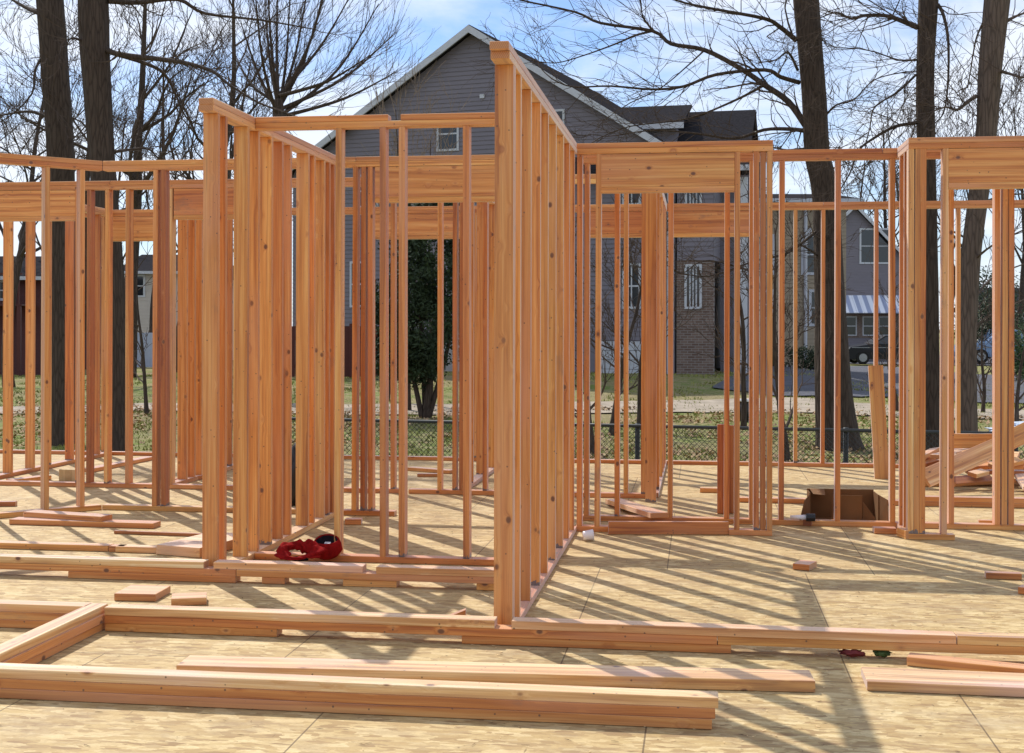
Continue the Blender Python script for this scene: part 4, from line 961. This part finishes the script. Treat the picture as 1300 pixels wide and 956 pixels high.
def simple_house(label, px0, px1, t, pyeave, pyridge, mat, rz=0., dep=8., gable=False, wins=(), name='house', base=None, roofm=SHIN, awn=None):
    a = at(px0, 0, t); b = at(px1, 0, t); sc_ = F / t
    g = gz(a.x, a.y) - .1 if base is None else base
    d = Vector((b.x - a.x, b.y - a.y)); wd = d.length
    o = empty(name, (a.x, a.y, g), math.atan2(d.y, d.x) + rz); tag(o, label, 'house', None)
    ev = H - (pyeave - HOR) / sc_ - g; rd = H - (pyridge - HOR) / sc_ - g
    MB().prism([(0, 0), (wd, 0), (wd, ev), (wd / 2, rd - .05), (0, ev)] if gable else [(0, 0), (wd, 0), (wd, ev), (0, ev)], .02, dep).build('wall', mat, o)
    m = MB()
    if gable: lapped(m, lambda z: 0 if z < ev else wd / 2 * (z - ev) / (rd - ev), lambda z: wd if z < ev else wd - wd / 2 * (z - ev) / (rd - ev), 0, rd - .06, step=.15)
    else: lapped(m, lambda z: 0, lambda z: wd, 0, ev, step=.15)
    m.build('siding', mat, o)
    if gable:
        k = (rd - ev) / (wd / 2) * .4
        m = MB(); m.prism([(-.4, ev - k + .03), (wd / 2, rd + .03), (wd + .4, ev - k + .03), (wd + .4, ev - k + .2), (wd / 2, rd + .22), (-.4, ev - k + .2)], -.3, dep + .3); m.build('roof', roofm, o)
        m = MB(); m.prism([(-.4, ev - k - .05), (wd / 2, rd - .03), (wd + .4, ev - k - .05), (wd + .4, ev - k + .18), (wd / 2, rd + .2), (-.4, ev - k + .18)], -.36, -.302); m.build('fascia', TRIM, o)
    else:
        m = MB(); m.v += [(-.4, -.4, ev), (wd + .4, -.4, ev), (wd + .4, dep / 2, rd), (-.4, dep / 2, rd), (wd + .4, dep + .4, ev), (-.4, dep + .4, ev), (-.4, -.4, ev - .15), (wd + .4, -.4, ev - .15), (wd + .4, dep + .4, ev - .15), (-.4, dep + .4, ev - .15)]
        m.f += [(0, 1, 2, 3), (3, 2, 4, 5), (0, 6, 7, 1), (5, 4, 8, 9), (9, 8, 7, 6), (1, 7, 8, 4, 2), (0, 3, 5, 9, 6)]; m.build('roof', roofm, o)
        MB().box(-.4, -.52, ev - .16, wd + .4, -.402, ev - .02).build('gutter', TRIM, o)
    def lx(px): return (px - px0) / (px1 - px0) * wd
    def lz(py): return H - (py - HOR) / sc_ - g
    for wn in wins: window(o, lx(wn[0]), lz(wn[3]), lx(wn[1]) - lx(wn[0]), lz(wn[2]) - lz(wn[3]), tw_=.1)
    return o, lx, lz
o, lx, lz = simple_house('tan clapboard house with a grey roof, seen left of the flared tree', 966, 1074, 50, 252, 232, SIDET, wins=((968, 980, 300, 345), (1020, 1034, 300, 345), (968, 980, 370, 402), (1030, 1044, 370, 410)))
MB().tube([(lx(1022), -.08, .2), (lx(1022), -.08, lz(256))], [.07, .07], 8).build('downspout', TRIM, o)
MB().box(lx(1024.5), -.05, lz(296), lx(1030), -.017, lz(289)).build('vent', TRIM, o)
m = MB(); m.box(-.02, -.06, 0, .14, -.018, lz(253)); m.build('corner_board', TRIM, o)
# grey house with awning
o, lx, lz = simple_house('grey house with a dark gable window and a white scalloped awning', 1018, 1150, 76, 330, 262, SIDE, gable=True, dep=9, wins=((1093, 1132, 291, 332),))
m = MB()
for k in range(9):
    x0 = lx(1062) + k * (lx(1146) - lx(1062)) / 9; x1 = x0 + (lx(1146) - lx(1062)) / 9 * .97
    zt, zb = lz(374), lz(396); n = len(m.v); m.v += [(x0, -.03, zt), (x1, -.03, zt), (x1, -1.3, zb), (x0, -1.3, zb), (x0, -.03, zt - .04), (x1, -.03, zt - .04), (x1, -1.3, zb - .04), (x0, -1.3, zb - .04)]
    m.f += [tuple(n + i for i in q) for q in ((3, 2, 1, 0), (4, 5, 6, 7), (0, 1, 5, 4), (1, 2, 6, 5), (2, 3, 7, 6), (3, 0, 4, 7))]
def awn_mat():
    m_, nt, b = newmat('scallop_shaded_awning'); tc = N(nt, 'ShaderNodeTexCoord'); w_ = N(nt, 'ShaderNodeTexWave', bands_direction='X'); setin(w_, Scale=.62, Distortion=0); L(nt, tc.outputs['Object'], w_.inputs[0])
    L(nt, ramp(nt, w_.outputs[1], [(.35, (.35, .40, .55)), (.6, (.85, .88, .95))]), b.inputs['Base Color']); return m_  # bluish bands paint the shading of the scallops into the colour
m.build('awning', awn_mat(), o)
m = MB(); m.box(lx(1066), -.045, lz(428), lx(1146), -.018, lz(398)); m.build('porch_wall', BRICK, o)
for a, b in ((1072, 1086), (1096, 1108), (1116, 1128)): window(o, lx(a), lz(424), lx(b) - lx(a), lz(402) - lz(424), y=-.03, tw_=.06)
# left side houses
simple_house('pale house glimpsed behind the scraggly left tree', 158, 250, 66, 345, 318, SIDEL, wins=((172, 182, 352, 376), (205, 218, 352, 376)), dep=9)
o, lx, lz = simple_house('dark red deck house at the far left edge', -90, 52, 52, 352, 326, REDW, dep=8, wins=((-60, -40, 360, 385), (0, 12, 360, 380)))
m = MB(); 
for i in range(16): m.box(.3 + i * .25, -1.5, lz(388), .35 + i * .25, -1.46, lz(352))
m.box(.2, -1.52, lz(352), 4.2, -1.44, lz(350)).box(.2, -1.52, lz(390), 4.2, -.05, lz(388)).box(.2, -1.5, 0, .34, -1.36, lz(390)).box(4.0, -1.5, 0, 4.14, -1.36, lz(390)); m.build('deck_railing', REDW, o)
simple_house('long pale roofed house far off behind the red one', -160, 40, 95, 350, 322, SIDEL, dep=10)
simple_house('far house beyond the road at the right edge', 1262, 1420, 120, 392, 362, SIDEL, dep=10, wins=((1290, 1300, 396, 408),))
# fences beyond the yard
def panel_fence(label, px0, px1, t, hgt, mat, n, name='panel_fence', t2=None, slat=.2):
    a = at(px0, 0, t); b = at(px1, 0, t2 or t); d = Vector((b.x - a.x, b.y - a.y)); g = min(gz(a.x, a.y), gz(b.x, b.y)); o = empty(name, (a.x, a.y, g), math.atan2(d.y, d.x)); tag(o, label, 'fence')
    L_ = d.length; m = MB(); x = 0; rnd = random.Random(n)
    while x < L_ - .02: m.box(x, rnd.uniform(0, .006), .05, min(x + slat - .008, L_), .03, hgt); x += slat
    m.box(0, .0301, .3, L_, .07, .4).box(0, .0301, hgt - .4, L_, .07, hgt - .3)
    m.build('panels', mat, o)
    for k in range(n + 1): xx = L_ * k / n; MB().box(xx - .06, -.05, -.2, xx + .06, -.007, hgt + .08).build('post', mat, o)
panel_fence('white vinyl fence across the back of the yard on the left', 38, 262, 60, 1.62, WHITEV, 5)
panel_fence('dark red board fence in front of the gable house', 366, 500, 38, 1.5, REDW, 5)
# bucket by the fence
P = on_ground(946, 534); 
bk = empty('waste_bin', (P.x, P.y, P.z)); tag(bk, 'black bin with a white rim in the yard beyond the upright offcuts', 'bin')
lathe('bin_body', [(0, 0), (.13, 0), (.16, .42), (.15, .42), (.12, .02), (0, .02)], BLACKP, bk, 20); lathe('rim', [(.155, .42), (.185, .425), (.185, .46), (.15, .46), (.155, .42)], WHITEP, bk, 20)
for i, (px, py) in enumerate(((1292, 552), (1302, 545))):
    P = on_ground(px, py); o = blob('plastic_sheet', plain('clear_sheeting', (.6, .68, .8), .3, .6, .2), None, (P.x, P.y, P.z + .06), (.45, .35, .10), 3, .8, 3, i * 3 + 1, False); tag(o, ('crumpled pale plastic sheet on the ground behind the offcut pile', 'second crumpled plastic sheet, nearer the right edge')[i], 'sheet')

# ------------------------------------------------------------------ vehicles
def wheel(par, x, y, z, r):
    w_ = empty('wheel', (x, y, z)); bpy.data.objects.remove(w_)
    ty = MB().tube([(x, y - .1, z), (x, y + .1, z)], [r, r], 24).build('tyre', RUBBER, par, False, .02)
    MB().tube([(x, y - .112, z), (x, y - .101, z)], [r * .62, r * .62], 16).build('rim', METAL, ty)
def car(label, name, cat, px, py, t, paint, prof, glassp, L_, rz, wheels, r=.33, wd=1.75, bed=None):
    P = at(px, py, t); g = gz(P.x, P.y) + .045; o = empty(name, (P.x, P.y, g), TH + rz); tag(o, label, cat)
    # body lofted across its width, sides pulled in towards the roof
    v = []; k = len(prof)
    for fy, inset in ((0, .06), (.12, 0), (wd - .12, 0), (wd, .06)):
        for (x, z) in prof:
            tum = max(0, z - .85) * .22; yy = fy
            if fy <= .12: yy = fy + tum
            else: yy = fy - tum
            cx_ = L_ / 2; v.append((cx_ + (x - cx_) * (1 - inset * .25), yy, z - (inset * .2 if z > .8 else 0)))
    f = [tuple(range(k)), tuple(3 * k + i for i in reversed(range(k)))]
    for a in range(3):
        for i in range(k): j = (i + 1) % k; f.append((a * k + j, a * k + i, (a + 1) * k + i, (a + 1) * k + j))
    b = mesh_obj('body', v, f, paint, o, False)
    for gp in glassp:
        n_ = len(gp); 
        for y_, sg in ((-.012, 0), (wd + .012, 1)):
            vv = [(x, (y_ + max(0, z - .85) * .22) if not sg else (y_ - max(0, z - .85) * .22), z) for x, z in gp]; vv += [(x, y + (.01 if not sg else -.01), z) for x, y, z in vv]
            mesh_obj('side_window', vv, [tuple(range(n_)) , tuple(n_ + i for i in reversed(range(n_)))] + [((i + 1) % n_, i, n_ + i, n_ + (i + 1) % n_) for i in range(n_)], GLASS, o)
    for x in wheels: wheel(o, x, .06, r, r); wheel(o, x, wd - .06, r, r)
    MB().box(.02, .1, .62, .10, .4, .74).build('headlight', WHITEP, o); MB().box(.02, wd - .4, .62, .10, wd - .1, .74).build('headlight', WHITEP, o)
    MB().box(0.3, -.018, .82, L_ - .3, -.002, .85).build('side_moulding', METAL, o)
    return o
PB_ = plain('black_car_paint', (.008, .008, .01), .35, .3, .05); PBL = plain('blue_car_paint', (.16, .26, .42), .3, .6, .05); PSV = plain('silver_car_paint', (.45, .48, .52), .3, .6, .05)
sedan = [(.05, .25), (4.55, .25), (4.6, .6), (4.5, .95), (3.95, 1.0), (3.3, 1.42), (2.0, 1.45), (1.3, 1.02), (.2, .85), (0, .6)]
sg = [[(1.42, 1.02), (2.5, 1.02), (2.5, 1.37), (2.05, 1.37)], [(2.56, 1.02), (3.7, 1.02), (3.22, 1.34), (2.56, 1.37)]]
car('black sedan parked beyond the driveway, seen right of the flared tree', 'parked_car', 'car', 1074, 458, 66, PB_, sedan, sg, 4.6, 0, (.85, 3.7))
pick = [(.05, .35), (5.2, .35), (5.25, 1.0), (3.25, 1.02), (3.1, 1.75), (1.9, 1.78), (1.3, 1.12), (.15, 1.0), (0, .6)]
pg = [[(1.5, 1.12), (2.3, 1.12), (2.3, 1.68), (1.98, 1.68)], [(2.36, 1.12), (3.1, 1.12), (3.0, 1.66), (2.36, 1.68)]]
car('light blue pickup truck parked far off beside the leaning trunk', 'pickup_truck', 'pickup', 1222, 461, 68, PBL, pick, pg, 5.25, 0, (.95, 4.2), .38)
car('silver car parked far off at the right edge', 'parked_car', 'car', 1300, 452, 85, PSV, sedan, sg, 4.6, .1, (.85, 3.7))
P = at(1210, 0, 64)
pst = empty('street_sign', (P.x, P.y, gz(P.x, P.y))); bpy.data.objects.remove(pst)

# ------------------------------------------------------------------ sun, sky, camera
AZ = math.atan2(-.62, .78)       # direction to the sun, measured from +Y towards +X
EL = math.radians(49)
to_sun = Vector((math.sin(AZ) * math.cos(EL), math.cos(AZ) * math.cos(EL), math.sin(EL)))
sl_ = bpy.data.lights.new('sun', 'SUN'); sl_.energy = 3.7; sl_.angle = math.radians(.53); sl_.color = (1, .96, .89)
so_ = bpy.data.objects.new('sun', sl_); col.objects.link(so_); so_.rotation_euler = to_sun.to_track_quat('Z', 'Y').to_euler()
wd_ = bpy.data.worlds.new('World'); scene.world = wd_; wd_.use_nodes = True; nt = wd_.node_tree
bgn = nt.nodes['Background']
sky = N(nt, 'ShaderNodeTexSky', sky_type='NISHITA'); sky.sun_disc = False; sky.sun_elevation = EL; sky.sun_rotation = AZ; sky.air_density = 1.0; sky.dust_density = .6; sky.ozone_density = 1.6
tc = N(nt, 'ShaderNodeTexCoord')
sx = N(nt, 'ShaderNodeSeparateXYZ'); L(nt, tc.outputs['Generated'], sx.inputs[0])
zc = mth(nt, 'ADD', mth(nt, 'ABSOLUTE', sx.outputs[2]), .22)
cv = N(nt, 'ShaderNodeCombineXYZ'); L(nt, mth(nt, 'DIVIDE', sx.outputs[0], zc), cv.inputs[0]); L(nt, mth(nt, 'DIVIDE', sx.outputs[1], zc), cv.inputs[1])
cn = noise_tex(nt, mapping(nt, cv.outputs[0], (1, 1.1, 1), loc=(3.1, 1.7, 0)), 1.55, 8, .58, .25)
cl = ramp(nt, cn.outputs[0], [(.38, (.04, .04, .04)), (.48, (.45, .45, .45)), (.57, (.9, .9, .9))])
skyc = mixc(nt, 1.0, sky.outputs[0], (.62, .76, .98), 'MULTIPLY')
L(nt, mixc(nt, cl, skyc, (6.6, 7.0, 7.7)), bgn.inputs[0]); bgn.inputs[1].default_value = .128
cam = bpy.data.cameras.new('camera'); co_ = bpy.data.objects.new('camera', cam); col.objects.link(co_); scene.camera = co_
cam.sensor_fit = 'HORIZONTAL'; cam.sensor_width = 36; cam.lens = F / 1300 * 36; cam.shift_y = -(478 - HOR) / 1300; cam.clip_end = 3000; cam.clip_start = .05
co_.matrix_world = Matrix.Translation((0, 0, H)) @ Matrix.Rotation(TH, 4, 'Z') @ Matrix.Rotation(PI / 2, 4, 'X') @ Matrix.Rotation(math.radians(.12), 4, 'Z')
scene.view_settings.view_transform = 'Standard'; scene.view_settings.look = 'None'; scene.view_settings.exposure = 0.24; scene.view_settings.gamma = 1; scene.view_settings.use_curve_mapping = False
